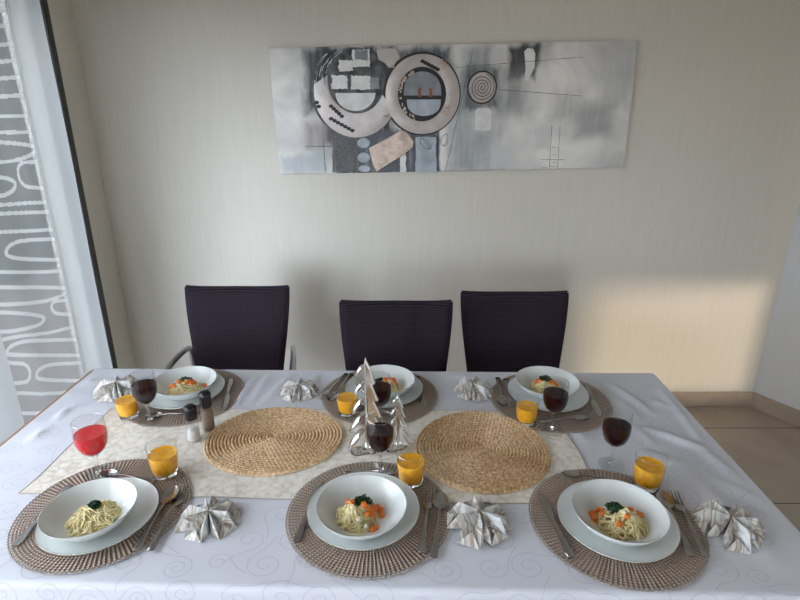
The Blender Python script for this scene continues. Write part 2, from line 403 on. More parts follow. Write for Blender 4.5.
for e in (((172, 116), (28, 158), (178, 180)), ((-200, 262), (194, 264), (-200, 318)), ((-200, 335), (130, 356), (-200, 400)), ((208, 300), (150, 320), (216, 344)), ((228, 418), (25, 462), (236, 466)),
          ((30, 488), (97, 520), (42, 550)), ((245, 488), (118, 530), (250, 542))): hairpin(*e, False)
for e in (((-200, 425), (98, 446), (-200, 492)), ((112, 484), (50, 512), (134, 566)), ((-200, 524), (40, 553), (-200, 604))): hairpin(*e, True)
pn = MB().grid(lambda u, v: (cwave(PY0 + u * (PY1 - PY0), .02 + v * 2.44), PY0 + u * (PY1 - PY0), .02 + v * 2.44), GU, GV)
for (a_, b_) in marked: pn.m[b_ * GU + a_] = 1
pn.build('patterned_panel', [SHEER, PRINT], cur)
# stitched seam between panel and border
sm_ = MB(); 
for k in range(180):
    z = .03 + k * .0135
    for dy in (.004, .016): sm_.box((cwave(PY1 + dy, z) + .003, PY1 + dy, z), (.001, .003, .008))
sm_.build('seam_stitching', simple('seam thread', (.33, .36, .38), .7), cur, smooth=False)

# ------------------------------------------------------------------ painting on the wall
PYW = YB - .032
c4 = [onwall(*p, PYW) for p in ((268, 48), (638, 40), (624, 168), (280, 174))]
pcx = sum(p[0] for p in c4) / 4; pcz = sum(p[1] for p in c4) / 4
ptilt = atan2(c4[1][1] - c4[0][1], c4[1][0] - c4[0][0])
PW_ = (hypot(c4[1][0] - c4[0][0], c4[1][1] - c4[0][1]) + hypot(c4[2][0] - c4[3][0], c4[2][1] - c4[3][1])) / 2
PH_ = (c4[0][1] - c4[3][1] + c4[1][1] - c4[2][1]) / 2
def loc_of(px, py):
    x, z = onwall(px, py, PYW); dx, dz = x - pcx, z - pcz
    return (dx * cos(ptilt) + dz * sin(ptilt), -dx * sin(ptilt) + dz * cos(ptilt))
def zA(zx, zy): return loc_of(260 + zx / 4, 30 + zy / 4)
def zB(zx, zy): return loc_of(440 + zx / 4, 30 + zy / 4)
pic = thing('wall_painting', 'wide abstract grey and white relief painting with two rings hanging on the wall', 'painting', (pcx, PYW, pcz))
pic.rotation_euler = (0, -ptilt, 0)
def mat_canvas():
    m, nt, b = new_mat('painted canvas'); b.inputs['Roughness'].default_value = .55
    tc = N(nt, 'ShaderNodeTexCoord'); P = tc.outputs['Object']
    def ns(scale, det=4., sc=(1, 1, 1), dist=0.):
        mp = N(nt, 'ShaderNodeMapping'); mp.inputs['Scale'].default_value = sc; L(nt, P, mp.inputs[0])
        n = N(nt, 'ShaderNodeTexNoise', i_Scale=scale, i_Detail=det, i_Distortion=dist); L(nt, mp.outputs[0], n.inputs[0]); return n.outputs[0]
    base = ramp(nt, ns(3.2, 6., (1, 1, 1.3), .6), [(.3, (.42, .43, .43)), (.48, (.66, .655, .63)), (.65, (.86, .845, .80))]).outputs[0]
    streak = ns(14, 6., (3, 1, .35))
    sp = N(nt, 'ShaderNodeSeparateXYZ'); L(nt, P, sp.inputs[0])
    wob = math_(nt, 'MULTIPLY', math_(nt, 'SUBTRACT', ns(16, 5., (1, 1, .5)), .5), .09)
    col = base
    def box(p0, p1, soft, c, alpha):
        nonlocal col
        (x0, z1), (x1, z0) = p0, p1
        dx = math_(nt, 'SUBTRACT', math_(nt, 'ABSOLUTE', math_(nt, 'SUBTRACT', math_(nt, 'ADD', sp.outputs[0], wob), (x0 + x1) / 2)), abs(x1 - x0) / 2)
        dz = math_(nt, 'SUBTRACT', math_(nt, 'ABSOLUTE', math_(nt, 'SUBTRACT', math_(nt, 'ADD', sp.outputs[2], wob), (z0 + z1) / 2)), abs(z1 - z0) / 2)
        d = math_(nt, 'MAXIMUM', dx, dz)
        mr = N(nt, 'ShaderNodeMapRange', interpolation_type='SMOOTHSTEP'); mr.inputs['From Min'].default_value = soft; mr.inputs['From Max'].default_value = -soft
        mr.inputs['To Min'].default_value = 0; mr.inputs['To Max'].default_value = alpha; L(nt, d, mr.inputs[0])
        st = math_(nt, 'MULTIPLY', mr.outputs[0], math_(nt, 'ADD', math_(nt, 'MULTIPLY', streak, 1.5), .35))
        cl = N(nt, 'ShaderNodeClamp'); L(nt, st, cl.inputs[0])
        mx = N(nt, 'ShaderNodeMixRGB'); L(nt, cl.outputs[0], mx.inputs[0]); L(nt, col, mx.inputs[1]); mx.inputs[2].default_value = (*c, 1); col = mx.outputs[0]
    box(zA(170, 70), zA(330, 330), .03, (.07, .075, .09), .9)
    box(zA(240, 70), zA(540, 440), .03, (.04, .042, .048), .95)
    box(zA(540, 70), zA(760, 200), .03, (.08, .09, .11), .9)
    box(zA(180, 370), zA(290, 470), .035, (.30, .25, .24), .6)
    box(zA(290, 400), zA(720, 575), .015, (.10, .11, .13), .9)
    box(zA(90, 500), zA(280, 570), .02, (.42, .47, .50), .6)
    box(zB(40, 160), zB(130, 560), .05, (.24, .28, .31), .55)
    box(zB(100, 150), zB(235, 310), .02, (.10, .11, .12), .75)
    box(zB(95, 70), zB(200, 160), .03, (.25, .28, .30), .6)
    box(zB(280, 60), zB(385, 190), .022, (.055, .06, .065), .95)
    box(zB(240, 150), zB(330, 330), .05, (.22, .23, .24), .6)
    box(zB(120, 390), zB(230, 560), .06, (.28, .31, .33), .55)
    box(zB(560, 300), zB(680, 420), .04, (.30, .31, .31), .5)
    box(zB(640, 70), zB(790, 300), .07, (.40, .41, .41), .5)
    box(zB(385, 390), zB(440, 480), .012, (.66, .66, .64), .8)
    box(zB(200, 460), zB(280, 550), .015, (.62, .63, .62), .7)
    box(zB(450, 240), zB(560, 360), .05, (.36, .37, .375), .5)
    L(nt, col, b.inputs['Base Color'])
    bp = N(nt, 'ShaderNodeBump', i_Strength=.5, i_Distance=.003); L(nt, streak, bp.inputs['Height']); L(nt, bp.outputs[0], b.inputs['Normal'])
    return m
CANV = mat_canvas()
o = MB().box((0, .014, 0), (PW_, .030, PH_)).build('canvas', CANV, pic, smooth=False); bevel(o, .003)
FY = -.001
def P3(h): return lambda p: (p[0], FY - p[2], p[1])
def paint(name, mat): return name, mat
TAUPE = simple('relief plaster taupe', (.50, .455, .43), .35, metal=.25, var=.12, vscale=18, bump=.6, bscale=60)
BRONZE = simple('relief bronze leaf', (.50, .40, .33), .35, metal=.45, var=.25, vscale=40, bump=.9, bscale=70)
PBLACK = simple('paint black', (.018, .018, .02), .5)
PDARK = simple('paint dark grey', (.075, .078, .085), .5, var=.95, vscale=22, bump=.6, bscale=50)
PGREY = simple('paint grey blue', (.24, .26, .285), .5, var=.25, vscale=14)
PWHITE = simple('paint white', (.74, .74, .72), .5, var=.14, vscale=16, bump=.4, bscale=60)
PBLUE = simple('paint pale blue', (.40, .45, .50), .5, var=.18, vscale=20)
PRUST = simple('paint rust', (.28, .10, .05), .5, var=.3, vscale=60)
def ell(c, rx, rz, n=64, a0=0, a1=2 * pi):
    return [(c[0] + rx * cos(a0 + (a1 - a0) * i / n), c[1] + rz * sin(a0 + (a1 - a0) * i / n)) for i in range(n)]
def ringmesh(mb, co, ro, ci, ri, h, n=96, a0=0, a1=2 * pi, r0=0):
    v = []; full = abs(a1 - a0 - 2 * pi) < 1e-6; m = n if full else n + 1
    for i in range(m):
        a = a0 + (a1 - a0) * i / n
        po = (co[0] + ro[0] * cos(a), co[1] + ro[1] * sin(a)); pi_ = (ci[0] + ri[0] * cos(a), ci[1] + ri[1] * sin(a))
        for k, hh in ((0, 0), (0, h * .8), (.12, h), (.88, h), (1, h * .8), (1, 0)):
            v.append((po[0] + (pi_[0] - po[0]) * k, FY - hh, po[1] + (pi_[1] - po[1]) * k))
    f = []
    for i in range(n):
        j = (i + 1) % m
        for q in range(5): f.append((i * 6 + q, j * 6 + q, j * 6 + q + 1, i * 6 + q + 1))
    mb.add(v, f)
def sc(zx): return abs(zA(zx, 200)[0] - zA(0, 200)[0])
def sv(zy): return abs(zA(400, 300 + zy / 2)[1] - zA(400, 300 - zy / 2)[1])
# first ring (crescent): dark disc, patches, crescent
c1 = zA(385, 205); 
MB().prism(ell(c1, sc(118), sv(130)), 0, .001, M=P3(0)).build('dark_disc', PDARK, pic, smooth=False)
def rect(f_, x0, y0, x1, y1, w=0):
    pts = []
    for (xa, ya, xb, yb) in ((x0, y0, x1, y0), (x1, y0, x1, y1), (x1, y1, x0, y1), (x0, y1, x0, y0)):
        for k in range(8):
            t = k / 8; pts.append(f_(xa + (xb - xa) * t + R.uniform(-w, w), ya + (yb - ya) * t + R.uniform(-w, w)))
    return pts
for q in ((315, 122, 372, 165), (370, 78, 440, 148), (287, 182, 350, 235), (365, 182, 440, 238)): MB().prism(rect(zA, *q, 3), .001, .003, M=P3(0)).build('white_patch', PWHITE, pic, smooth=False)
MB().prism([zA(382 + 80 * cos(a), 252 + 72 * sin(a)) for a in [pi * i / 20 for i in range(21)]], .001, .003, M=P3(0)).build('white_patch', PWHITE, pic, smooth=False)
for q_, z_ in (((440, 190, 476, 236), .001), ((380, 80, 432, 120), .003)): MB().prism(rect(zA, *q_, 3), z_, z_ + .0015, M=P3(0)).build('grey_patch', PGREY, pic, smooth=False)
MB().prism(ell(zA(380, 254), sc(176), sv(180), a0=radians(150), a1=radians(345)) , 0, .0012, M=P3(0)).build('crescent_halo', PDARK, pic, smooth=False)  # dark painted halo around the crescent
cr_ = MB(); ringmesh(cr_, zA(383, 252), (sc(168), sv(180)), zA(385, 205), (sc(114), sv(128)), .006, 80, radians(168), radians(335)); cr_.build('crescent_ring', TAUPE, pic)
st_ = MB()
for k in range(46):
    a = radians(R.uniform(95, 200)); rr = R.uniform(1.02, 1.42); cc = zA(385, 215); n = 8; da = R.uniform(.12, .35)
    pts = [(cc[0] + sc(122) * rr * cos(a + da * i / n), FY - .0015, cc[1] + sv(128) * min(rr, 1.2) * sin(a + da * i / n)) for i in range(n + 1)]
    pts = [p for p in pts if p[2] < PH_ / 2 - .006]
    if len(pts) > 3: st_.tube(pts, [R.uniform(.002, .006)] * len(pts), 5, sq=.4, mi=k % 3)
st_.build('brush_strokes', [PWHITE, PBLACK, PBLUE], pic)
# second ring
c2 = zA(648, 258)
MB().prism(ell(c2, sc(156), sv(166)), 0, .001, M=P3(0)).build('dark_halo', PBLACK, pic, smooth=False)
rg = MB(); ringmesh(rg, zA(650, 260), (sc(149), sv(158)), c2, (sc(97), sv(108)), .009); rg.build('round_ring', TAUPE, pic)
up = MB(); up.prism([zA(650 + 75 * cos(a), 262 - 96 * sin(a) ** .7) for a in [pi * i / 20 for i in range(21)]], .001, .003, M=P3(0)); up.build('grey_half_disc', PGREY, pic, smooth=False)
dn = MB(); dn.prism([zA(655 + 68 * cos(a), 278 + 66 * sin(a) ** .7) for a in [pi * i / 20 for i in range(21)]], .001, .003, M=P3(0)); dn.build('white_half_disc', PBLUE, pic, smooth=False)
for zx in (632, 676): MB().prism(rect(zA, zx, 232, zx + 13, 268, 1), .003, .0045, M=P3(0)).build('rust_mark', PRUST, pic, smooth=False)
def one(name, mat, out, z0, z1, cham=0):
    MB().prism(out, z0, z1, M=P3(0), cham=cham).build(name, mat, pic, smooth=bool(cham))
for k in range(44):
    a = R.uniform(radians(110), radians(250)); rr = R.uniform(.88, .99); p = (c2[0] + sc(95) * rr * cos(a), c2[1] + sv(106) * rr * sin(a))
    one('bronze_bead', BRONZE, ell(p, R.uniform(.003, .006), R.uniform(.003, .006), 8), .001, R.uniform(.004, .009))
for (x, y) in ((735, 130), (742, 150), (738, 320), (748, 330), (760, 310), (500, 320), (508, 340), (530, 150)):
    for k in range(4):
        q = zA(x + R.uniform(-10, 10), y + R.uniform(-10, 10)); one('bronze_bead', BRONZE, ell(q, .006, .005, 8), .004, .0125)
for (x0, y0, x1, y1, n) in ((285, 305, 328, 345, 5), (285, 355, 370, 402, 7), (650, 126, 710, 158, 6), (228, 290, 236, 306, 2)):
    for k in range(n):
        t = k / (n - 1); q = zA(x0 + (x1 - x0) * t, y0 + (y1 - y0) * t); one('dark_pit', PBLACK, ell(q, .011, .0085, 10), .004, .0105)
tp = MB(); tp.prism([zA(*q) for q in ((466, 84), (480, 74), (545, 74), (560, 112), (545, 128), (532, 152), (512, 150), (500, 134), (474, 118))], 0, .006, M=P3(0), cham=.002); tp.build('top_knob', TAUPE, pic)
MB().prism([zA(*q) for q in ((436, 472), (530, 420), (566, 398), (588, 408), (616, 446), (612, 470), (560, 508), (466, 566), (452, 540))], 0, .011, M=P3(0), cham=.003).build('bronze_tag', BRONZE, pic)
wv = MB()
for k in range(17):
    x = 292 + k * 6; wv.tube([(*[zA(x, y) for y in (y,)][0][:1], FY - .002, zA(x, y)[1]) for y in (428, 470, 520, 568)], .0016, 5)
for k in range(22):
    y = 430 + k * 6.4; wv.tube([(zA(x, y)[0], FY - .003 - .001 * (i % 2), zA(x, y)[1]) for i, x in enumerate((290, 320, 350, 390))], .0016, 5)
wv.build('woven_patch', simple('painted weave', (.22, .215, .215), .6, var=.3, vscale=60), pic)
for (x, y) in ((415, 452), (416, 510), (418, 554)): one('pale_pebble', PBLUE, ell(zA(x, y), sc(27), sv(22 if y < 550 else 15), 24), 0, .008, .003)
one('pale_stripe', PBLUE, rect(zA, 622, 428, 704, 568, 2), 0, .0015); one('pale_stripe', PWHITE, rect(zA, 560, 490, 584, 568, 2), 0, .0015)
one('white_block', PWHITE, [zB(*q) for q in ((140, 325), (150, 313), (195, 312), (205, 325), (203, 400), (172, 404), (140, 398))], 0, .0012)
one('white_block', PWHITE, [zB(*q) for q in ((337, 85), (350, 73), (372, 75), (381, 95), (378, 150), (352, 200), (338, 205), (342, 150))], 0, .0012)
# coil disc
cc = zB(168, 230); MB().prism(ell(cc, sc(60), sv(66)), 0, .002, M=P3(0)).build('coil_outline', PBLACK, pic, smooth=False)  # black painted outline around the coil
MB().prism(ell(cc, sc(54), sv(60)), 0, .006, M=P3(0), cham=.002).build('coil_disc', TAUPE, pic)
sp_ = MB(); sp_.tube([(cc[0] + sc(49) * t * cos(t * 4.2 * 2 * pi), FY - .0062, cc[1] + sv(54) * t * sin(t * 4.2 * 2 * pi)) for t in [i / 160 for i in range(4, 161)]], .0016, 5); sp_.build('coil_groove', PBLACK, pic)
ln = MB()
def pline(f_, p, q, r=.0017):
    n = 24; pts = []
    for i in range(n + 1):
        t = i / n; x, z = f_(p[0] + (q[0] - p[0]) * t, p[1] + (q[1] - p[1]) * t); pts.append((x, FY - .0008, z))
    MB().tube(pts, [r * R.uniform(.5, 1.3) for _ in pts], 5, sq=.5).build('painted_line', PBLACK, pic)
for p, q in (((65, 150), (570, 108)), ((75, 225), (110, 226)), ((232, 238), (570, 264)), ((135, 68), (22, 562)), ((447, 382), (437, 555)), ((480, 382), (470, 555)),
             ((403, 518), (500, 518)), ((405, 549), (430, 549)), ((437, 545), (462, 545)), ((452, 498), (462, 498)), ((448, 470), (462, 470)), ((450, 530), (462, 530))): pline(zB, p, q)
for p, q in (((182, 465), (285, 465)), ((253, 432), (262, 570))): pline(zA, p, q, .0025)
pline(zA, (711, 425), (711, 568), .004); pline(zA, (290, 430), (294, 568), .003)
pts = [(zA(662 + 20 * cos(t) * (1 + .2 * sin(3 * t)), 455 + 22 * sin(t * 1.3))[0], FY - .003, zA(662 + 20 * cos(t), 455 + 22 * sin(t * 1.3))[1]) for t in [i * .2 for i in range(50)]]
MB().tube(pts, .0009, 5).build('scribble', PBLACK, pic)
pts = [(zA(738 + 14 * cos(t * 1.1), 440 + 24 * sin(t))[0], FY - .001, zA(738, 440 + 24 * sin(t))[1]) for t in [i * .2 for i in range(40)]]
MB().tube(pts, .0009, 5).build('scribble', PBLACK, pic)

# ------------------------------------------------------------------ table
TH = radians(-1.1)
TC = Vector((-.118, 1.272)); TL, TW = 2.0, .915
tab = thing('dining_table', 'long wooden dining table under the white tablecloth', 'table', (TC.x, TC.y, 0), TH)
o = MB().box((0, 0, .734), (TL, TW, .030)).build('tabletop', WOOD, tab, smooth=False); bevel(o, .003)
MB().box((0, 0, .68), (TL - .2, TW - .36, .07)).build('apron', WOOD, tab, smooth=False)
for sx in (-1, 1):
    for sy in (-1, 1):
        o = MB().box((sx * (TL / 2 - .09), sy * (TW / 2 - .08), .36), (.08, .08, .718)).build('leg', WOOD, tab, smooth=False); bevel(o, .004)
ZC = .7515
def w2t(p):
    d = Vector(p[:2]) - TC; return (d.x * cos(-TH) - d.y * sin(-TH), d.x * sin(-TH) + d.y * cos(-TH))
def t2w(u, v): return (TC.x + u * cos(TH) - v * sin(TH), TC.y + u * sin(TH) + v * cos(TH))
ridges = []
for (x0, y0, x1, y1, amp, wd) in ((256, 377, 234, 407, 7, 10), (268, 376, 252, 402, 5, 12), (292, 375, 262, 404, 7, 11), (318, 374, 308, 388, 4, 10), (612, 384, 652, 412, 7, 10), (648, 428, 706, 449, 8, 10),
    (655, 400, 668, 406, 4, 8), (700, 446, 742, 482, 6, 11), (632, 424, 655, 445, 3, 12), (620, 398, 640, 420, 3, 12), (690, 470, 775, 560, 5, 20), (560, 420, 590, 440, 3, 12),
    (745, 505, 762, 516, 5, 8), (57, 418, 68, 408, 6, 8), (84, 383, 95, 379, 5, 8), (30, 440, 45, 428, 4, 10), (450, 374, 470, 377, 4, 9), (690, 425, 700, 440, 4, 8), (660, 388, 690, 425, 4, 9), (720, 480, 760, 500, 5, 14), (640, 450, 680, 462, 3, 14)):
    a_, b_ = w2t(at(x0, y0)), w2t(at(x1, y1)); ridges.append((a_, b_, amp * .0015, wd * .001))
def wr(u, v):
    h = .0006 * noise.noise(Vector((u * 7, v * 7, 0)))
    for a_, b_, am, wd in ridges:
        ax, ay = a_; dx, dy = b_[0] - ax, b_[1] - ay; L2 = dx * dx + dy * dy
        t = max(0, min(1, ((u - ax) * dx + (v - ay) * dy) / L2)); qx, qy = u - ax - t * dx, v - ay - t * dy; d2 = qx * qx + qy * qy
        if d2 < 16 * wd * wd: h += am * exp(-d2 / (2 * wd * wd)) * (.35 + .65 * sin(pi * min(1, max(0, t))) if 0 < t < 1 else .35)
    return max(h, -.0006)
RB = .012
def bend(s, lim, extra=0):
    if s <= lim: return s, 0.0
    d = s - lim; q = RB * pi / 2
    if d < q: a_ = d / RB; return lim + RB * sin(a_), -RB * (1 - cos(a_))
    return lim + RB, -RB - (d - q)
def cloth(s, t, lift=0):
    LX, LY = TL / 2 + .001, TW / 2 + .001
    u, zu = bend(s, LX); v1, zv1 = bend(t, LY); v2, zv2 = bend(-t, LY)
    v, zv = (v1, zv1) if t >= 0 else (-v2, zv2)
    drop = -(zu + zv); z = ZC + (wr(s, t) if drop <= 0.02 else 0) * (1 - sm(0, .02, drop)) - drop
    flare = sm(.02, .22, drop)
    if zv < 0 and zu == 0: v += (1 if t > 0 else -1) * flare * (.012 + .010 * sin(s * 21) + .006 * sin(s * 47 + 1))
    elif zu < 0 and zv == 0: u += flare * (.012 + .010 * sin(t * 24) + .005 * sin(t * 51))
    elif zu < 0: u += flare * .03; v += (1 if t > 0 else -1) * flare * .03
    if zu < 0 and zv == 0: u += lift
    elif zv < 0 and zu == 0: v += lift * (1 if t > 0 else -1)
    z += lift if drop < .012 else 0
    x, y = t2w(u, v); return (x, y, z)
S0, S1, T0, T1 = -TL / 2 + .014, TL / 2 + .24, -TW / 2 - .24, TW / 2 + .12
def grade(a_, b_, step):
    n = max(1, round((b_ - a_) / step)); return [a_ + (b_ - a_) * i / n for i in range(n)]
ss = grade(S0, TL / 2 - .02, .0085) + grade(TL / 2 - .02, TL / 2 + .03, .003) + grade(TL / 2 + .03, S1, .015) + [S1]
ts = grade(T0, -TW / 2 - .03, .012) + grade(-TW / 2 - .03, -TW / 2 + .015, .003) + grade(-TW / 2 + .015, TW / 2 - .015, .0085) + grade(TW / 2 - .015, TW / 2 + .03, .003) + grade(TW / 2 + .03, T1, .015) + [T1]
cm = MB(); W_ = len(ss)
cm.add([cloth(s, t) for t in ts for s in ss], [(j * W_ + i, j * W_ + i + 1, (j + 1) * W_ + i + 1, (j + 1) * W_ + i) for j in range(len(ts) - 1) for i in range(W_ - 1)])
def thread(pts, w=.0017):
    n = len(pts); v = []
    for i, (s, t) in enumerate(pts):
        d = Vector((pts[min(i + 1, n - 1)][0] - pts[max(i - 1, 0)][0], pts[min(i + 1, n - 1)][1] - pts[max(i - 1, 0)][1]))
        if d.length < 1e-9: d = Vector((1, 0))
        d.normalize()
        for k in (-1, 1): v.append(cloth(s - d.y * w / 2 * k, t + d.x * w / 2 * k, .0006))
    cm.add(v, [(2 * i, 2 * i + 1, 2 * i + 3, 2 * i + 2) for i in range(n - 1)], 1)
R2 = random.Random(3)
gy = 0; t = T0 + .05
while t < TW / 2 - .03:
    s = S0 + .05 + (.045 if gy % 2 else 0)
    while s < TL / 2 - .04:
        cs, ct = s + R2.uniform(-.014, .014), t + R2.uniform(-.012, .012); r1 = R2.uniform(.024, .042); a0 = R2.uniform(0, 6.28); dr = R2.choice((-1, 1)); turns = R2.uniform(1.3, 2.1)
        pts = []
        for i in range(46):
            q = i / 45; rr = .004 + (r1 - .004) * q; aa = a0 + dr * q * turns * 2 * pi; pts.append((cs + rr * cos(aa), ct + rr * sin(aa) * .9))
        aa = a0 + dr * turns * 2 * pi; ex, ey = pts[-1]; tx, ty = -sin(aa) * dr, cos(aa) * dr
        ln_ = R2.uniform(.03, .07)
        for i in range(1, 12):
            q = i / 11; pts.append((ex + tx * ln_ * q - cos(aa) * .02 * -q * q, ey + ty * ln_ * q - sin(aa) * .02 * -q * q))
        pts = [p for p in pts if S0 + .01 < p[0] < TL / 2 - .012 and T0 + .01 < p[1] < TW / 2 - .012]
        if len(pts) > 6: thread(pts)
        s += .092
    t += .078; gy += 1
tag(cm.build('tablecloth', [CLOTH, THREAD], angle=60), 'white satin tablecloth with stitched swirls spread over the dining table', 'tablecloth')

# runner
rn = MB()
A, B_, C_, D_ = (at(111, 409), at(21, 493), at(588, 506), None)
C_ = (.492, 1.035); D_ = (.470, 1.458); A = (-.897, 1.468); B_ = (-.924, 1.078)
def rpt(u, v, dz=0):
    x = (A[0] * (1 - u) + D_[0] * u) * v + (B_[0] * (1 - u) + C_[0] * u) * (1 - v)
    y = (A[1] * (1 - u) + D_[1] * u) * v + (B_[1] * (1 - u) + C_[1] * u) * (1 - v)
    y += .002 * sin(u * 23) * (1 if v < .5 else -1); x += (.004 * sin(v * 9)) * (1 - 2 * u)
    z = .7535 + .0005 * sin(u * 60 + v * 9) + .004 * sm(.03, 0, u) * sm(.5, 1, v) + dz
    return (x, y, z)
rn.grid(lambda u, v: rpt(u, v), 160, 50)
rn.grid(lambda u, v: rpt(u, v, -.001), 160, 50)
hem = [rpt(u, 0, .0004) for u in [i / 120 for i in range(121)]] + [rpt(1, v, .0004) for v in [i / 40 for i in range(1, 41)]] + [rpt(1 - u, 1, .0004) for u in [i / 120 for i in range(1, 121)]] + [rpt(0, 1 - v, .0004) for v in [i / 40 for i in range(1, 41)]]
rn.tube(hem, .0011, 5, mi=1)
tag(rn.build('table_runner', [RUNNER, RUNHEM], angle=70), 'cream embossed table runner along the middle of the tablecloth', 'table runner')

# ------------------------------------------------------------------ place settings
ZM = .7552
SEAT = {'FL': ('front left', (-.685, 1.022)), 'FC': ('front centre', (-.072, 1.010)), 'FR': ('front right', (.482, .980)),
        'BL': ('back left', (-.700, 1.552)), 'BC': ('back centre', (-.066, 1.555)), 'BR': ('back right', (.478, 1.520))}
def make_mat():
    t = thing('placemat', '', 'placemat')
    r0, r1 = .0, .187
    prof = [(0, .0024), (.06, .0024), (.12, .0024), (.183, .0024), (r1, .0014), (.183, .0004), (0, .0004)]
    MB().lathe([(0.0005, .0024)] + prof[1:4] , 120).build('woven_disc', PLACEMAT, t)
    rim = MB(); n = 118; v = []
    for i in range(n * 4):
        a_ = 2 * pi * i / (n * 4); rr = .1865 + .0012 * sin(a_ * n); v.append((rr * cos(a_), rr * sin(a_), .0016 + .0005 * sin(a_ * n)))
    v.append(v[0]); rim.tube(v, .0017, 6); rim.build('rim_cord', PLACERIM, t)
    return t
pm = make_mat(); first = True
def put(proto, used, loc, rz, label, group=None):
    if not used:
        proto.location = loc; proto.rotation_euler = (0, 0, rz); proto['label'] = label
        if group: proto['group'] = group
        return proto
    return dup(proto, loc, rz, label, group)
# porcelain
def make_plate():
    t = MB()
    t.lathe([(0.0003, .004), (.05, .004), (.088, .0045), (.105, .008), (.122, .0135), (.1295, .0165), (.131, .0178), (.1312, .0165), (.1295, .0145), (.118, .0095), (.10, .004), (.085, .0005), (.078, .0), (.074, .0018), (.0003, .0018)], 96)
    return tag(t.build('dinner_plate', PORC, angle=80), '', 'plate')
def make_bowl():
    t = MB()
    t.lathe([(0.0003, .0055), (.03, .006), (.05, .009), (.068, .0165), (.083, .028), (.094, .0395), (.1005, .0475), (.1022, .0492), (.1035, .0488), (.1030, .0470), (.097, .0375), (.085, .0235), (.068, .0105), (.050, .0035), (.046, .0), (.042, .0), (.040, .0025), (.0003, .0028)], 96)
    return tag(t.build('pasta_bowl', PORC, angle=80), '', 'bowl')
pl, bw = make_plate(), make_bowl()
plate_c = {'FL': (-.676, .987), 'FC': (-.083, 1.005), 'FR': (.482, .973), 'BL': (-.703, 1.562), 'BC': (-.052, 1.572), 'BR': (.477, 1.548)}
bowl_c = {'FL': (-.681, .966), 'FC': (-.085, .975), 'FR': (.478, .958), 'BL': (-.694, 1.552), 'BC': (-.052, 1.562), 'BR': (.474, 1.552)}
ZP = ZM + .0026; ZB = ZP + .0047
# spaghetti
def spaghetti(seed, Rr, Hh, n, stretch=1.0):
    r = random.Random(seed); m = MB()
    ZD = .0
    dome = lambda x, y: ZD + Hh * max(0, 1 - (x * x + y * y) / (Rr * Rr)) ** 1.05 * (.85 + .5 * noise.noise(Vector((x * 45, y * 45, seed))))
    m.grid(lambda u, v: ((v * Rr * .93) * cos(u * 2 * pi), (v * Rr * .93) * sin(u * 2 * pi), dome(v * Rr * .93 * cos(u * 2 * pi), v * Rr * .93 * sin(u * 2 * pi)) * .30 + .0005), 40, 10)
    for k in range(n):
        d = Rr * .75 * sqrt(r.random()); a_ = r.uniform(0, 6.28); cx_, cy_ = d * cos(a_), d * sin(a_)
        ra = r.uniform(.010, .030); a0 = r.uniform(0, 6.28); da = r.uniform(1.2, 4.0) * r.choice((-1, 1)); el_ = r.uniform(.5, 1.0); ro = r.uniform(0, 3.14)
        lift = r.uniform(-.003, .0065); pts = []
        for i in range(16):
            t_ = i / 15; aa = a0 + da * t_; x, y = ra * cos(aa), ra * sin(aa) * el_; x, y = x * cos(ro) - y * sin(ro) + cx_, x * sin(ro) + y * cos(ro) + cy_
            rr = hypot(x, y)
            if rr > Rr * 1.12: x *= Rr * 1.12 / rr; y *= Rr * 1.12 / rr
            pts.append((x * stretch, y, max(.0022 + sm(Rr * .8, Rr * 1.15, rr) * .004, dome(x, y) + lift + .0012 * sin(i * 1.1 + k))))
        m.tube(pts, .0018, 6)
    return m
def spinach(seed, rad, ht, n=46):
    r = random.Random(seed); m = MB()
    for k in range(n):
        d = rad * sqrt(r.random()); a_ = r.uniform(0, 6.28); c = Vector((d * cos(a_), d * sin(a_), ht * (1 - (d / rad) ** 2) * r.uniform(.5, 1)))
        s = r.uniform(.003, .006); M = Matrix.Rotation(r.uniform(-.9, .9), 3, 'X') @ Matrix.Rotation(r.uniform(0, 6.28), 3, 'Z') @ Matrix.Rotation(r.uniform(-.8, .8), 3, 'Y')
        def fn(u, v, s=s, M=M, c=c): 
            w = sin(pi * (.12 + .8 * v)); p = Vector(((u - .5) * 1.5 * s * w, (v - .5) * 2.4 * s, .0016 * sin(u * 7 + v * 5))); q = M @ p + c; return q
        m.grid(fn, 4, 4)
    m.lathe([(0.0002, ht * .75), (rad * .5, ht * .55), (rad * .85, ht * .12), (rad * .9, -.003)], 14)
    return m
def cube_mb(s, seed):
    r = random.Random(seed); m = MB(); m.box((0, 0, 0), (s, s * r.uniform(.8, 1.1), s * r.uniform(.75, 1)))
    return m
carrot0 = bevel(tag(cube_mb(.0105, 1).build('carrot_cube', CARROT, angle=30), '', 'carrot'), .0018, 2)
pale0 = bevel(tag(cube_mb(.010, 2).build('vegetable_cube', PALE, angle=30), '', 'vegetable'), .0022, 2)
cu, pu = [False], [False]
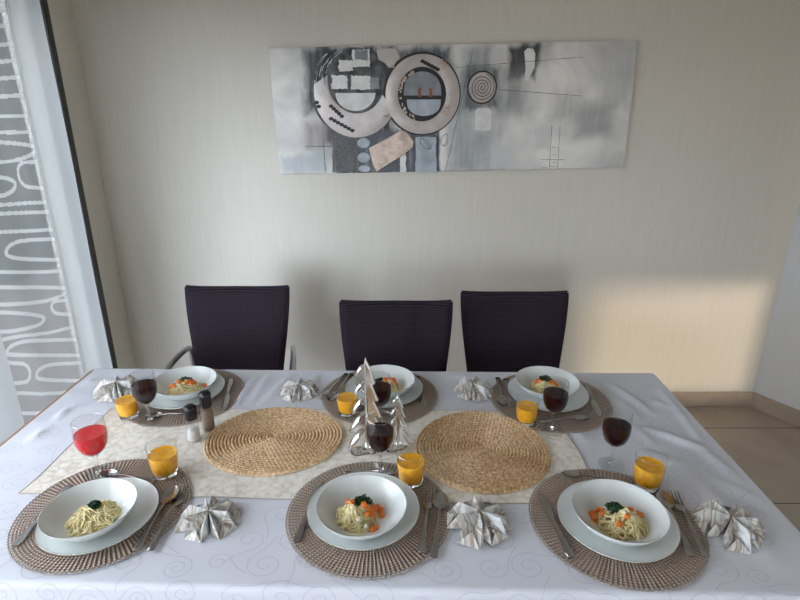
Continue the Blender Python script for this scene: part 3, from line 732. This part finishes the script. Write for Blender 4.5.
food = {  # heap radius, height, offset, rotation, spinach offset (dx, dy, r), carrots
    'FL': dict(R=.046, H=.024, off=(.004, .004), st=1.12, sp=(-.001, .020, .009), car=[], pale=[]),
    'FC': dict(R=.042, H=.028, off=(-.014, .000), st=1.0, sp=(.001, .022, .015), car=[(-.033, .028), (-.012, .036), (.012, .036), (.022, .028), (.028, .016), (.018, .006), (.024, -.004), (.014, -.012), (.034, .030), (.041, .022), (.045, .004), (.032, -.034), (.025, -.040), (-.022, .010), (.006, .006)], pale=[(.012, -.036), (-.026, .034), (-.004, -.030)]),
    'FR': dict(R=.045, H=.026, off=(.008, -.008), st=1.15, sp=(-.002, .018, .014), car=[(-.050, .022), (-.042, .016), (-.040, .028), (-.030, .012), (-.022, .030), (-.028, .038), (.012, .030), (.024, .006), (.036, .022), (.048, .014), (.054, .010), (.012, -.014), (-.010, -.030), (.018, .036), (-.048, .008)], pale=[(-.014, .032), (.010, -.004), (-.018, .040)]),
    'BL': dict(R=.045, H=.026, off=(0, -.004), st=1.15, sp=(-.002, .018, .015), car=[(-.046, .000), (-.040, -.006), (-.026, .012), (-.020, .004), (-.014, .010), (.014, .012), (.022, .018), (.030, .006), (.008, .000), (.054, .020), (.024, -.004), (-.030, -.010)], pale=[(.004, .008), (-.032, .016), (.034, .022)]),
    'BC': dict(R=.042, H=.026, off=(.012, .000), st=1.0, sp=(-.014, .018, .013), car=[(.010, .014), (.020, .008), (.030, .018), (.018, .024), (.004, .004), (.036, .002), (-.006, -.008), (.026, -.012), (-.024, -.004)], pale=[(.040, .012)]),
    'BR': dict(R=.044, H=.026, off=(-.004, .002), st=1.1, sp=(-.002, .022, .017), car=[(-.020, .010), (-.026, .020), (.014, .006), (.024, .008), (.032, .000), (.012, -.004), (.020, .016), (-.034, .012)], pale=[(.036, .016)]),
}
used = False; usedb = False
for f_ in food.values(): f_['R'] *= 1.16; f_['H'] *= 1.25; f_['sp'] = (f_['sp'][0], f_['sp'][1] - .002, f_['sp'][2] * 1.3)
for key, (nm, c) in SEAT.items():
    rz = R.uniform(0, 6.28)
    tagline = {'FL': 'rose drink', 'FC': 'front centre', 'FR': 'front right'}
    put(pm, used, (c[0], c[1], ZM), rz, f'round brown woven placemat at the {nm} seat of the table', 'round woven placemats')
    px, py = plate_c[key]; o_ = put(pl, used, (px, py, ZP), 0, f'flat grey-white dinner plate under the {nm} pasta bowl', 'dinner plates'); o_.scale = ((.935,) * 2 if key == 'FL' else (.972,) * 2) + (1,)
    bx, by = bowl_c[key]; put(bw, used, (bx, by, ZB), 0, (f'deep white bowl at the {nm} seat holding spaghetti ' + ('with only green herbs on top' if key == 'FL' else 'with carrot cubes and spinach')), 'pasta bowls').scale = ((.93,) * 2 if key == 'FL' else (.972,) * 2) + (1,)
    used = True
    f = food[key]; ox, oy = bx + f['off'][0], by + f['off'][1]; zb = ZB + .0062
    m = spaghetti(hash(key) % 97 if False else {'FL': 1, 'FC': 2, 'FR': 3, 'BL': 4, 'BC': 5, 'BR': 6}[key], f['R'], f['H'], 125 if key[0] == 'F' else 105, f['st'])
    o = m.build('spaghetti', PASTA, angle=80, loc=(ox, oy, zb)); tag(o, f'heap of thin pale yellow spaghetti in the {nm} bowl', 'spaghetti', None, 'stuff')
    if key == 'FL': o.rotation_euler.z = .5
    def top(x, y):
        dx, dy = bx + x - ox, by + y - oy; q = (dx / f['st']) ** 2 + dy * dy; return zb + .95 * f['H'] * max(0, 1 - q / f['R'] ** 2)
    sx, sy, sr = f['sp']; z0 = top(sx, sy)
    tag(spinach(hash(nm) % 7 if False else len(nm) * 3, sr, sr * .75).build('chopped_spinach', GREEN, angle=60, loc=(bx + sx, by + sy, z0 + .003)),
        f'small pile of dark green chopped spinach on the {nm} spaghetti', 'spinach')
    def floorz(x, y):
        r_ = hypot(x, y); return ZB + .006 + (0 if r_ < .045 else (r_ - .045) ** 1.25 * 1.4)
    for i, (x, y) in enumerate(f['car']):
        z = max(top(x, y) + .0045, floorz(x, y) + .006)
        o = put(carrot0, cu[0], (bx + x, by + y, z), R.uniform(0, 3), f'small orange carrot cube on the spaghetti in the {nm} bowl', f'carrot cubes in the {nm} bowl'); cu[0] = True
        o.rotation_euler = (R.uniform(-.5, .5), R.uniform(-.5, .5), R.uniform(0, 3)); s = R.uniform(1.0, 1.4); o.scale = (s, s, s)
    for i, (x, y) in enumerate(f['pale']):
        z = max(top(x, y) + .005, floorz(x, y) + .006)
        o = put(pale0, pu[0], (bx + x, by + y, z), R.uniform(0, 3), f'pale cream vegetable cube on the spaghetti in the {nm} bowl', f'pale vegetable cubes in the {nm} bowl'); pu[0] = True
        o.rotation_euler = (R.uniform(-.5, .5), R.uniform(-.5, .5), R.uniform(0, 3))

# ------------------------------------------------------------------ cutlery (pointing +Y, origin at the middle)
def loft(m, st, th):       # stations (y, halfwidth, z)
    v = []; n = len(st)
    for (y, w, z, t_) in [(q[0], q[1], q[2], q[3] if len(q) > 3 else th) for q in st]:
        for (a_, b_) in ((-1, 0), (-.75, -.5), (.75, -.5), (1, 0), (.75, .5), (-.75, .5)): v.append((a_ * w, y, z + b_ * t_))
    f = []
    for i in range(n - 1):
        for j in range(6): q = (j + 1) % 6; f.append((i * 6 + j, i * 6 + q, (i + 1) * 6 + q, (i + 1) * 6 + j))
    f.append((0, 1, 2, 3, 4, 5)); f.append(tuple((n - 1) * 6 + j for j in range(6))); m.add(v, f)
def make_knife():
    t = thing('table_knife', '', 'knife')
    h = MB(); loft(h, [(-.100, .006, .003), (-.098, .0085, .003), (-.085, .0088, .0032), (-.04, .0062, .0042), (.0, .0048, .0045)], .0055); h.build('handle', STEEL, t, angle=50)
    b = MB(); loft(b, [(.0, .0046, .0045, .004), (.012, .0062, .0038, .002), (.02, .0092, .0032, .0014), (.06, .0098, .003, .0013), (.085, .0088, .003, .0012), (.098, .0052, .003, .0012), (.102, .0015, .003, .001)], .0014); b.build('blade', STEEL, t, angle=50)
    return t
def make_spoon(name='table_spoon', L_=.20):
    k = L_ / .2; t = thing(name, '', 'spoon')
    h = MB(); loft(h, [(-.1 * k, .005 * k, .003), (-.098 * k, .0085 * k, .003), (-.085 * k, .0088 * k, .0035), (-.04 * k, .0048 * k, .006), (.01 * k, .0028 * k, .009), (.04 * k, .0028 * k, .0075), (.046 * k, .006 * k, .0058)], .0028); h.build('handle', STEEL, t, angle=50)
    b = MB(); nu, nv = 14, 18
    def sp(dz):
        def fn(u, v):
            a_ = v; w = .0205 * k * sin(pi * min(1, a_ * .97 + .03)) ** .62 * (1 - .18 * a_); x = (u * 2 - 1) * w; y = .038 * k + a_ * .064 * k
            e = max(0, 1 - (u * 2 - 1) ** 2) * sin(pi * a_) ** .7; return (x, y, .0088 - .0064 * e + dz)
        return fn
    b.grid(sp(0), nu, nv); b.grid(sp(-.0011), nu, nv); b.build('spoon_bowl', STEEL, t, angle=70); return t
def make_fork():
    t = thing('table_fork', '', 'fork')
    h = MB(); loft(h, [(-.1, .005, .003), (-.098, .0085, .003), (-.085, .0088, .0035), (-.04, .0048, .006), (.01, .0028, .009), (.032, .003, .0075)], .0028); h.build('handle', STEEL, t, angle=50)
    b = MB(); loft(b, [(.030, .0035, .0078), (.038, .009, .0052), (.048, .0125, .0035), (.056, .0128, .003)], .0018)
    for x in (-.0109, -.0036, .0036, .0109):
        v0 = len(b.v); loft(b, [(.055, .0019, .003), (.075, .0018, .0035), (.092, .0016, .0065), (.100, .0009, .009)], .0018); b.v[v0:] = [(q[0] + x, q[1], q[2]) for q in b.v[v0:]]
    b.build('tines', STEEL, t, angle=50); return t
kn, spn, fk, ds = make_knife(), make_spoon(), make_fork(), make_spoon('dessert_spoon', .155)
cnt = {}
ZS = ZM + .0026
def lay(proto, head, tail, label, group):
    hx, hy = head; tx, ty = tail; a_ = atan2(hy - ty, hx - tx) - pi / 2
    put(proto, cnt.get(proto.name, False), ((hx + tx) / 2, (hy + ty) / 2, ZS), a_, label, group); cnt[proto.name] = True
for k_, hd, tl in (('FL', (-.812, 1.100), (-.814, .905)), ('FC', (-.196, 1.113), (-.221, .916)), ('FR', (.336, 1.070), (.352, .874))):
    lay(kn, hd, tl, f'steel table knife left of the {SEAT[k_][0]} plate', 'table knives')
for k_, hd, tl in (('BL', (-.541, 1.452), (-.578, 1.655)), ('BC', (.076, 1.470), (.060, 1.672)), ('BR', (.602, 1.418), (.624, 1.615))):
    lay(kn, hd, tl, f'steel table knife right of the {SEAT[k_][0]} plate', 'table knives')
for k_, hd, tl in (('FL', (-.524, 1.088), (-.523, .893)), ('FC', (.074, 1.085), (.045, .882)), ('FR', (.655, 1.072), (.632, .875))):
    lay(fk, hd, tl, f'steel fork right of the {SEAT[k_][0]} plate beside the spoon', 'table forks')
for k_, hd, tl in (('BC', (-.252, 1.512), (-.190, 1.690)), ('BR', (.350, 1.460), (.362, 1.652))):
    lay(fk, hd, tl, f'steel fork left of the {SEAT[k_][0]} plate beside the spoon', 'table forks')
for k_, hd, tl in (('FL', (-.547, 1.092), (-.553, .888)), ('FC', (.101, 1.071), (.068, .868)), ('FR', (.628, 1.078), (.602, .872))):
    lay(spn, hd, tl, f'steel table spoon right of the {SEAT[k_][0]} plate', 'table spoons')
for k_, hd, tl in (('BC', (-.222, 1.500), (-.168, 1.690)), ('BR', (.320, 1.470), (.336, 1.662))):
    lay(spn, hd, tl, f'steel table spoon left of the {SEAT[k_][0]} plate', 'table spoons')
for k_, hd, tl in (('FL', (-.755, 1.145), (-.614, 1.116)), ('FC', (-.136, 1.142), (.012, 1.150)), ('FR', (.412, 1.142), (.560, 1.108)), ('BL', (-.760, 1.412), (-.610, 1.432)), ('BR', (.560, 1.402), (.412, 1.384)), ('BC', (-.150, 1.420), (.0, 1.415))):
    lay(ds, hd, tl, f'small dessert spoon lying across behind the {SEAT[k_][0]} plate' if k_[0] == 'F' else f'small dessert spoon lying across in front of the {SEAT[k_][0]} plate', 'dessert spoons')

# ------------------------------------------------------------------ glasses
def make_wine():
    t = thing('wine_glass', '', 'wine glass')
    MB().lathe([(.0003, .0006), (.032, .0), (.0335, .001), (.0335, .0018), (.022, .0034), (.009, .0055)], 40).build('foot', THIN, t, angle=80)
    MB().lathe([(.0003, .002), (.0075, .0055), (.0050, .012), (.0038, .025), (.0042, .045), (.0062, .056), (.004, .0615), (.0003, .063)], 40).build('stem', GLASS, t, angle=80)
    MB().lathe([(.0004, .0605), (.008, .061), (.018, .0655), (.0262, .0745), (.0320, .087), (.0350, .102), (.0355, .114), (.0348, .130), (.0335, .145), (.0325, .156), (.0318, .156)], 48).build('glass_bowl', THIN, t, angle=80)
    MB().tube([(.0321 * cos(a_), .0321 * sin(a_), .156) for a_ in [2 * pi * i / 48 for i in range(49)]], .0007, 6).build('rim', GLASS, t)
    w = MB().lathe([(.0004, .0625), (.008, .0632), (.0172, .0676), (.0252, .0762), (.0308, .0885), (.0337, .1030), (.0341, .114), (.0338, .1225), (.0004, .1225)], 48).build('wine', REDW, t, angle=50)
    return t
wg = make_wine()
rim0 = [(-.762, 1.146, ZS)]
wine_at = [((.553, 1.191, .7528), 'glass of dark red wine on the bare cloth right of the seagrass mat', 0), ((-.743, 1.394, ZS), 'glass of dark red wine on the back left placemat', 0),
           ((.439, 1.346, ZS), 'glass of dark red wine on the back right placemat', 0), ((-.050, 1.160, ZS), 'glass of dark red wine in front of the silver trees', 0),
           ((-.060, 1.379, ZS), 'glass of dark red wine half hidden behind the large silver tree', 0)]
for i, (p, lb, _) in enumerate(wine_at): put(wg, i > 0, p, 0, lb, 'glasses of red wine')
rg_ = dup(wg, (-.764, 1.146, ZS), 0, 'stemmed glass of bright red drink behind the front left bowl'); 
rg_.scale = (1.08, 1.08, 1.0)
if 'group' in rg_: del rg_['group']
for ch in [c for c in COL.objects if c.parent == rg_]:
    if ch.name.startswith('wine'):
        ch.data = ch.data.copy(); ch.data.materials[0] = ROSE; ch['label'] = 'bright red drink'; ch.name = 'drink'
def make_juice():
    t = thing('juice_glass', '', 'juice glass')
    MB().lathe([(.0004, .0), (.0265, .0), (.0285, .0015), (.030, .008), (.0305, .0125), (.0285, .0132), (.0004, .0122)], 40).build('glass_base', GLASS, t, angle=60)
    MB().lathe([(.0306, .0125), (.0335, .03), (.0352, .055), (.0358, .086), (.0366, .088), (.0350, .088)], 48).build('glass_wall', THIN, t, angle=80)
    MB().tube([(.0360 * cos(a_), .0360 * sin(a_), .088) for a_ in [2 * pi * i / 48 for i in range(49)]], .0009, 6).build('rim', GLASS, t)
    j = MB(); j.lathe([(.0004, .0136), (.0288, .0138), (.0305, .018), (.0325, .034), (.0338, .052), (.0341, .060), (.0335, .0625), (.030, .0612), (.018, .0622), (.010, .0610), (.0004, .0616)], 48)
    j.build('juice', JUICE, t, angle=60); return t
jg = make_juice()
for i, (p, lb) in enumerate([((.027, 1.115, ZS), 'tumbler of orange juice between front centre plate and right seagrass mat'), ((.605, 1.100, ZS), 'tumbler of orange juice on the front right placemat'), ((-.594, 1.146, ZS), 'tumbler of orange juice on the front left placemat'),
        ((-.818, 1.422, ZS), 'tumbler of orange juice beside the back left napkin'), ((.373, 1.388, ZS), 'tumbler of orange juice on the back right placemat'), ((-.159, 1.439, ZS), 'tumbler of orange juice behind the large silver tree')]):
    o = put(jg, i > 0, p, i * 1.1, lb, 'tumblers of orange juice')
    if p[1] > 1.3: o.scale = (.92, .92, .88)

# ------------------------------------------------------------------ seagrass mats
def make_trivet():
    Rr, rings, sub, na = .190, 20, 8, 560; m = MB(); v = []; nr = rings * sub
    rg2 = random.Random(5)
    for i in range(nr + 1):
        q = i / sub; u = (q % 1) if i < nr else 1.0; k = int(q)
        for j in range(na):
            a_ = 2 * pi * j / na; r_ = Rr * (i + .3) / (nr + .3); qq = (r_ / Rr * rings + a_ / (2 * pi)) % 1
            per = max(6, int((r_) * 2 * pi / .0105)); s = (a_ * per / (2 * pi) + abs(qq - .5) * 1.1) % 1
            h = .0030 + .0066 * sin(pi * qq) ** .7 * (.62 + .38 * sin(pi * s) ** .8) + .0006 * noise.noise(Vector((r_ * 90 * cos(a_), r_ * 90 * sin(a_), 0)))
            if i > nr - 3: h *= (.75, .45, .0)[i - nr + 2] if i - nr + 2 < 3 else 0
            rr = r_ * (1 + .006 * sin(3 * a_ + 1) + .004 * sin(7 * a_))
            v.append((rr * cos(a_), rr * sin(a_), max(h, 0)))
    f = []
    for i in range(nr):
        for j in range(na): q = (j + 1) % na; f.append((i * na + j, i * na + q, (i + 1) * na + q, (i + 1) * na + j))
    m.add(v, f); m.add([(p[0] * .99, p[1] * .99, 0) for p in v[-na:]], [tuple(range(na))])
    return tag(m.build('seagrass_mat', GRASS, angle=75), '', 'mat')
tr = make_trivet()
put(tr, False, (-.354, 1.305, .7552), 0, 'oval braided seagrass mat on the runner left of the silver trees', 'seagrass mats')
o0 = tr
o = put(tr, True, (.222, 1.256, .7552), 1.3, 'round braided seagrass mat on the runner right of the silver trees', 'seagrass mats')

o.scale = (.968, .968, 1); o0.scale = (1.012, .868, 1)
# ------------------------------------------------------------------ napkins
def make_napkin(seed):
    r = random.Random(seed); m = MB(); n = 6; C0 = Vector((0, 0, .034))
    for k in range(n):
        a_ = 2 * pi * k / n + r.uniform(-.12, .12); hw = pi / n
        def P(rr, da, z): return Vector((rr * cos(a_ + da), rr * sin(a_ + da), z))
        w_ = r.uniform(.9, 1.1)
        ul = P(.050, -hw * .78, .038 * w_); ur = P(.050, hw * .78, .038 * w_)       # raised lips of the pocket
        bot = P(.040, 0, .004); vl = P(.046, -hw, .001); vr = P(.046, hw, .001); il = P(.020, -hw, .016); ir = P(.020, hw, .016)
        fl = P(.076 * w_, -hw * .62, .001); fr_ = P(.076 * w_, hw * .62, .001); fa = P(.053, 0, .020)   # outer flap
        vs = [C0, ul, ur, bot, vl, vr, il, ir, fl, fr_, fa]
        m.add(vs, [(0, 1, 3), (0, 3, 2), (1, 8, 3), (3, 9, 2), (8, 9, 10), (1, 4, 8), (2, 9, 5), (0, 6, 1), (6, 4, 1), (0, 2, 7), (7, 2, 5)])
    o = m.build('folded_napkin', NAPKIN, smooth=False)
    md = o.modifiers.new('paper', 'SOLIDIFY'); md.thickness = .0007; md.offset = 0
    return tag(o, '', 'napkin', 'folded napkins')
for i, ((x, y), rz, lb, sc_) in enumerate([((-.430, .985), .3, 'silver-grey star-folded napkin beside the front left setting', .92), ((.176, .975), 1.05, 'silver-grey star-folded napkin between front centre and front right settings', 1), ((.730, .962), .15, 'silver-grey star-folded napkin at the right edge of the table', .97),
        ((-.930, 1.580), .5, 'silver-grey star-folded napkin at the back left corner of the table', .95), ((-.330, 1.574), .1, 'silver-grey star-folded napkin in front of the left chair gap', .9), ((.238, 1.574), .8, 'silver-grey star-folded napkin between back centre and back right settings', .9)]):
    o = make_napkin(i + 3); o.location = (x, y, ZC + (.0055 if i in (1, 3, 5) else .0015)); o.rotation_euler.z = rz; o['label'] = lb; o.scale = (sc_, sc_, sc_)
bpy.data.objects['folded_napkin.004']['label'] = 'silver-grey star-folded napkin between back left and back centre settings'

# ------------------------------------------------------------------ silver trees
def make_tree(label, h, loc, rz):
    t = thing('silver_tree', label, 'christmas tree ornament', loc, rz, 'silver tree ornaments')
    m = MB()   # trunk: tall tapering blade
    m.tube([(0, 0, .006), (.001, 0, .10 * h / .28), (0, 0, .2 * h / .28), (-.001, 0, h * .93), (0, 0, h)], [.0085, .007, .0055, .004, .0012], 10)
    m.build('trunk', ALU, t, angle=80)
    k = h / .28; n = 5
    for i in range(n):   # left branches: leaf-shaped prongs sloping out and down
        z = h * (.93 - .165 * i); ln_ = (.034 + .0085 * i) * k; dz = ln_ * .95; pts = []; rad = []
        for j in range(9):
            q = j / 8; pts.append((-.002 - ln_ * (q ** .85) * .72, -.004 * i * q, z - dz * q + .003 * sin(q * pi))); rad.append((.003 + .0085 * sin(pi * min(1, q * .9 + .05)) ** .8) * min(1, k * 1.0) * (.75 + .09 * i))
        mm = MB().tube(pts, rad, 10, sq=.65); mm.build('branch', ALU, t, angle=80)
    pr_ = [(0, h * .98)]   # right half: saw-toothed sheet
    for i in range(n):
        z = h * (.86 - .165 * i); w = (.030 + .010 * i) * k
        pr_ += [(w * .5, z + .012 * k), (w * .8, z - .012 * k), (w, z - .026 * k), (w * .86, z - .031 * k), (w * .62, z - .027 * k)]
    pr_ += [(.012 * k, .012), (0, .010)]
    ang = radians(-38)
    def M(p): return (p[0] * cos(ang) - p[2] * sin(ang), p[0] * sin(ang) + p[2] * cos(ang), p[1])
    pm_ = MB().prism(pr_, -.003, .003, M=M, cham=0); bevel(pm_.build('saw_toothed_side', ALU, t, smooth=False), .0015)
    b = MB()     # flowing foot
    def foot(dz):
        def fn(u, v):
            a_ = u * 2 * pi; rr = v * (.040 + .008 * sin(2 * a_ + .6) + .004 * sin(5 * a_)) * k ** .5; e = .016 * (1 - v) ** 2 + .0016 * sin(5 * a_) * v * (1 - v)
            return (rr * cos(a_) * 1.0 - .004, rr * sin(a_) * .62, e + .0022 * 1 + dz)
        return fn
    b.grid(foot(0), 48, 10); b.grid(foot(-.0022), 48, 10); b.build('foot', ALU, t, angle=80)
    return t
make_tree('tall silver cast christmas tree ornament on the table runner', .277, (-.088, 1.253, .7552), radians(2))
make_tree('small silver cast christmas tree ornament right of the tall one', .165, (-.006, 1.266, .7552), radians(12))

# ------------------------------------------------------------------ shakers
def make_shaker(name, label, cat, loc, h, fill, lev):
    t = thing(name, label, cat, loc, 0)
    k = h / .11
    MB().lathe([(.0003, 0), (.0165, 0), (.0185, .002), (.0185, .010), (.0178, .03), (.016, .055 * k), (.0153, .070 * k)], 32).build('glass_body', THIN, t, angle=70)
    MB().lathe([(.0003, .004), (.0160, .004), (.0166, .012), (.0160, .030), (.0150, lev - .003), (.0120, lev), (.0003, lev + .001)], 28).build('contents', fill, t, angle=50)
    MB().lathe([(.0003, .069 * k), (.0160, .069 * k), (.0166, .072 * k), (.0166, .090 * k), (.0172, .096 * k), (.0165, .104 * k), (.0125, .109 * k), (.006, .1105 * k), (.0003, .111 * k)], 32).build('cap', BLACK, t, angle=50)
make_shaker('salt_shaker', 'clear salt shaker with black cap, white salt inside, on the runner', 'salt shaker', (-.578, 1.302, .7552), .110, SALT, .038)
make_shaker('pepper_shaker', 'clear pepper shaker with black cap and brown pepper, behind the salt', 'pepper shaker', (-.553, 1.352, .7552), .125, PEPPER, .070)

# ------------------------------------------------------------------ chairs
def make_chair(label, loc, arms, rz=0):
    t = thing('dining_chair', label, 'chair', loc, rz, 'dark covered dining chairs')
    # origin at floor under the top of the back; the chair faces -Y
    ZT, ZBt = .945, .46
    def bp(u, v, d):
        w = .168 + .042 * sm(.0, 1, v); x = (u * 2 - 1) * w
        y = -.11 * (1 - v) + .018 * (1 - (u * 2 - 1) ** 2) - .0
        edge = abs(u * 2 - 1); z = ZBt + (ZT - ZBt) * v - .010 * v * (1 - edge ** 3)
        th = .021 * (1 - edge ** 6) ** .5 if edge < 1 else 0
        wrk = .0022 * sin(u * 34 + v * 3) * sm(.75, 1, v) + .0012 * noise.noise(Vector((u * 6, v * 9, 2)))
        yy = y + d * (th + .004) + wrk
        if v > .985: yy = y + d * .008
        return (x, yy, z)
    m = MB(); m.grid(lambda u, v: bp(u, v, -1), 40, 50); m.grid(lambda u, v: bp(u, v, 1), 40, 50)
    top_ = [bp(i / 40, 1, 0) for i in range(41)]; m.tube(top_, .0088, 8)
    for uu in (0, 1): m.tube([bp(uu, j / 20, 0) for j in range(21)], .0055, 6)
    m.build('backrest', CHAIRM, t, angle=70)
    s = MB(); 
    def seat(u, v, dz): 
        x = (u * 2 - 1) * .225; y = -.10 - v * .44; e = max(abs(u * 2 - 1), abs(v * 2 - 1)); return (x, y, .445 + dz * (1 - e ** 8) * .03)
    s.grid(lambda u, v: seat(u, v, 1), 24, 24); s.grid(lambda u, v: seat(u, v, -1), 24, 24); s.build('seat', CHAIRM, t, angle=70)
    for sx in (-1, 1):
        MB().tube([(sx * .215, -.05, .0), (sx * .215, -.085, .44), (sx * .165, -.075, .58), (sx * .165, -.055, .72)], .011, 10).build('leg', CHROME, t)
        MB().tube([(sx * .215, -.55, .0), (sx * .215, -.53, .43)], .011, 10).build('leg', CHROME, t)
        if arms:
            if True:
                pts = [(sx * .205, -.02, .40), (sx * .212, -.02, .55), (sx * .216, -.022, .668), (sx * .222, -.05, .688), (sx * .236, -.12, .682), (sx * .246, -.20, .668), (sx * .252, -.27, .640), (sx * .250, -.30, .58), (sx * .232, -.30, .42)]
                # smooth the bend with a Catmull-Rom pass
                P = [Vector(p) for p in pts]; out = []
                for i in range(len(P) - 1):
                    p0, p1, p2, p3 = P[max(i - 1, 0)], P[i], P[i + 1], P[min(i + 2, len(P) - 1)]
                    for j in range(6):
                        q = j / 6; out.append(.5 * ((2 * p1) + (p2 - p0) * q + (2 * p0 - 5 * p1 + 4 * p2 - p3) * q * q + (3 * p1 - p0 - 3 * p2 + p3) * q ** 3))
                out.append(P[-1]); MB().tube(out, .0115, 12).build('armrest', CHROME, t)
    MB().tube([(-.215, -.09, .42), (-.215, -.53, .42), (.215, -.53, .42), (.215, -.09, .42), (-.215, -.09, .42)], .010, 8).build('seat_frame', CHROME, t)
    return t
make_chair('dark brown fabric-covered chair with silver armrests, nearest the window', (-.668, 2.105, 0), True)
make_chair('dark brown fabric-covered armless chair standing behind the silver trees', (-.015, 1.925, 0), False)
make_chair('dark brown fabric-covered armless chair at the back right seat', (.456, 2.035, 0), False)

# ------------------------------------------------------------------ light
wd = bpy.data.worlds.new('sky'); S.world = wd; wd.use_nodes = True; nt = wd.node_tree; bg = nt.nodes['Background']
tc = N(nt, 'ShaderNodeTexCoord'); sp = N(nt, 'ShaderNodeSeparateXYZ'); L(nt, tc.outputs['Generated'], sp.inputs[0])
mr = N(nt, 'ShaderNodeMapRange'); mr.inputs['From Min'].default_value = -.06; mr.inputs['From Max'].default_value = .05; L(nt, sp.outputs[2], mr.inputs[0])
r = ramp(nt, mr.outputs[0], [(0, (.33, .31, .28)), (1, (.86, .90, 1.0))])
vm = N(nt, 'ShaderNodeVectorMath', operation='DOT_PRODUCT'); L(nt, tc.outputs['Generated'], vm.inputs[0]); vm.inputs[1].default_value = Vector((-.24, -.95, .16)).normalized()
gl = N(nt, 'ShaderNodeMapRange', interpolation_type='SMOOTHSTEP'); gl.inputs['From Min'].default_value = cos(radians(16)); gl.inputs['From Max'].default_value = cos(radians(4))
gl.inputs['To Min'].default_value = 0; gl.inputs['To Max'].default_value = 7.3; L(nt, vm.outputs['Value'], gl.inputs[0])
up_ = N(nt, 'ShaderNodeMixRGB', blend_type='ADD'); up_.inputs[0].default_value = 1; L(nt, r.outputs[0], up_.inputs[1])
gc = N(nt, 'ShaderNodeVectorMath', operation='SCALE'); gc.inputs[0].default_value = (.86, .92, 1.06); L(nt, gl.outputs[0], gc.inputs['Scale']); L(nt, gc.outputs[0], up_.inputs[2])
L(nt, up_.outputs[0], bg.inputs[0])
bg.inputs[1].default_value = 2.65
sd = bpy.data.lights.new('sun', 'SUN'); so = bpy.data.objects.new('sun', sd); COL.objects.link(so)
sd.energy = .95; sd.color = (1, .78, .56); sd.angle = radians(3.2)
dv = Vector((-.45, 1.0, -.022)); so.rotation_euler = dv.to_track_quat('-Z', 'Y').to_euler(); so.location = (3, -5, 2)

S.view_settings.view_transform = 'Standard'; S.view_settings.look = 'None'; S.view_settings.gamma = 1; S.view_settings.exposure = 1.35
S.view_settings.use_curve_mapping = False
S.cycles.max_bounces = 10; S.cycles.diffuse_bounces = 5; S.cycles.transparent_max_bounces = 16; S.cycles.use_denoising = True
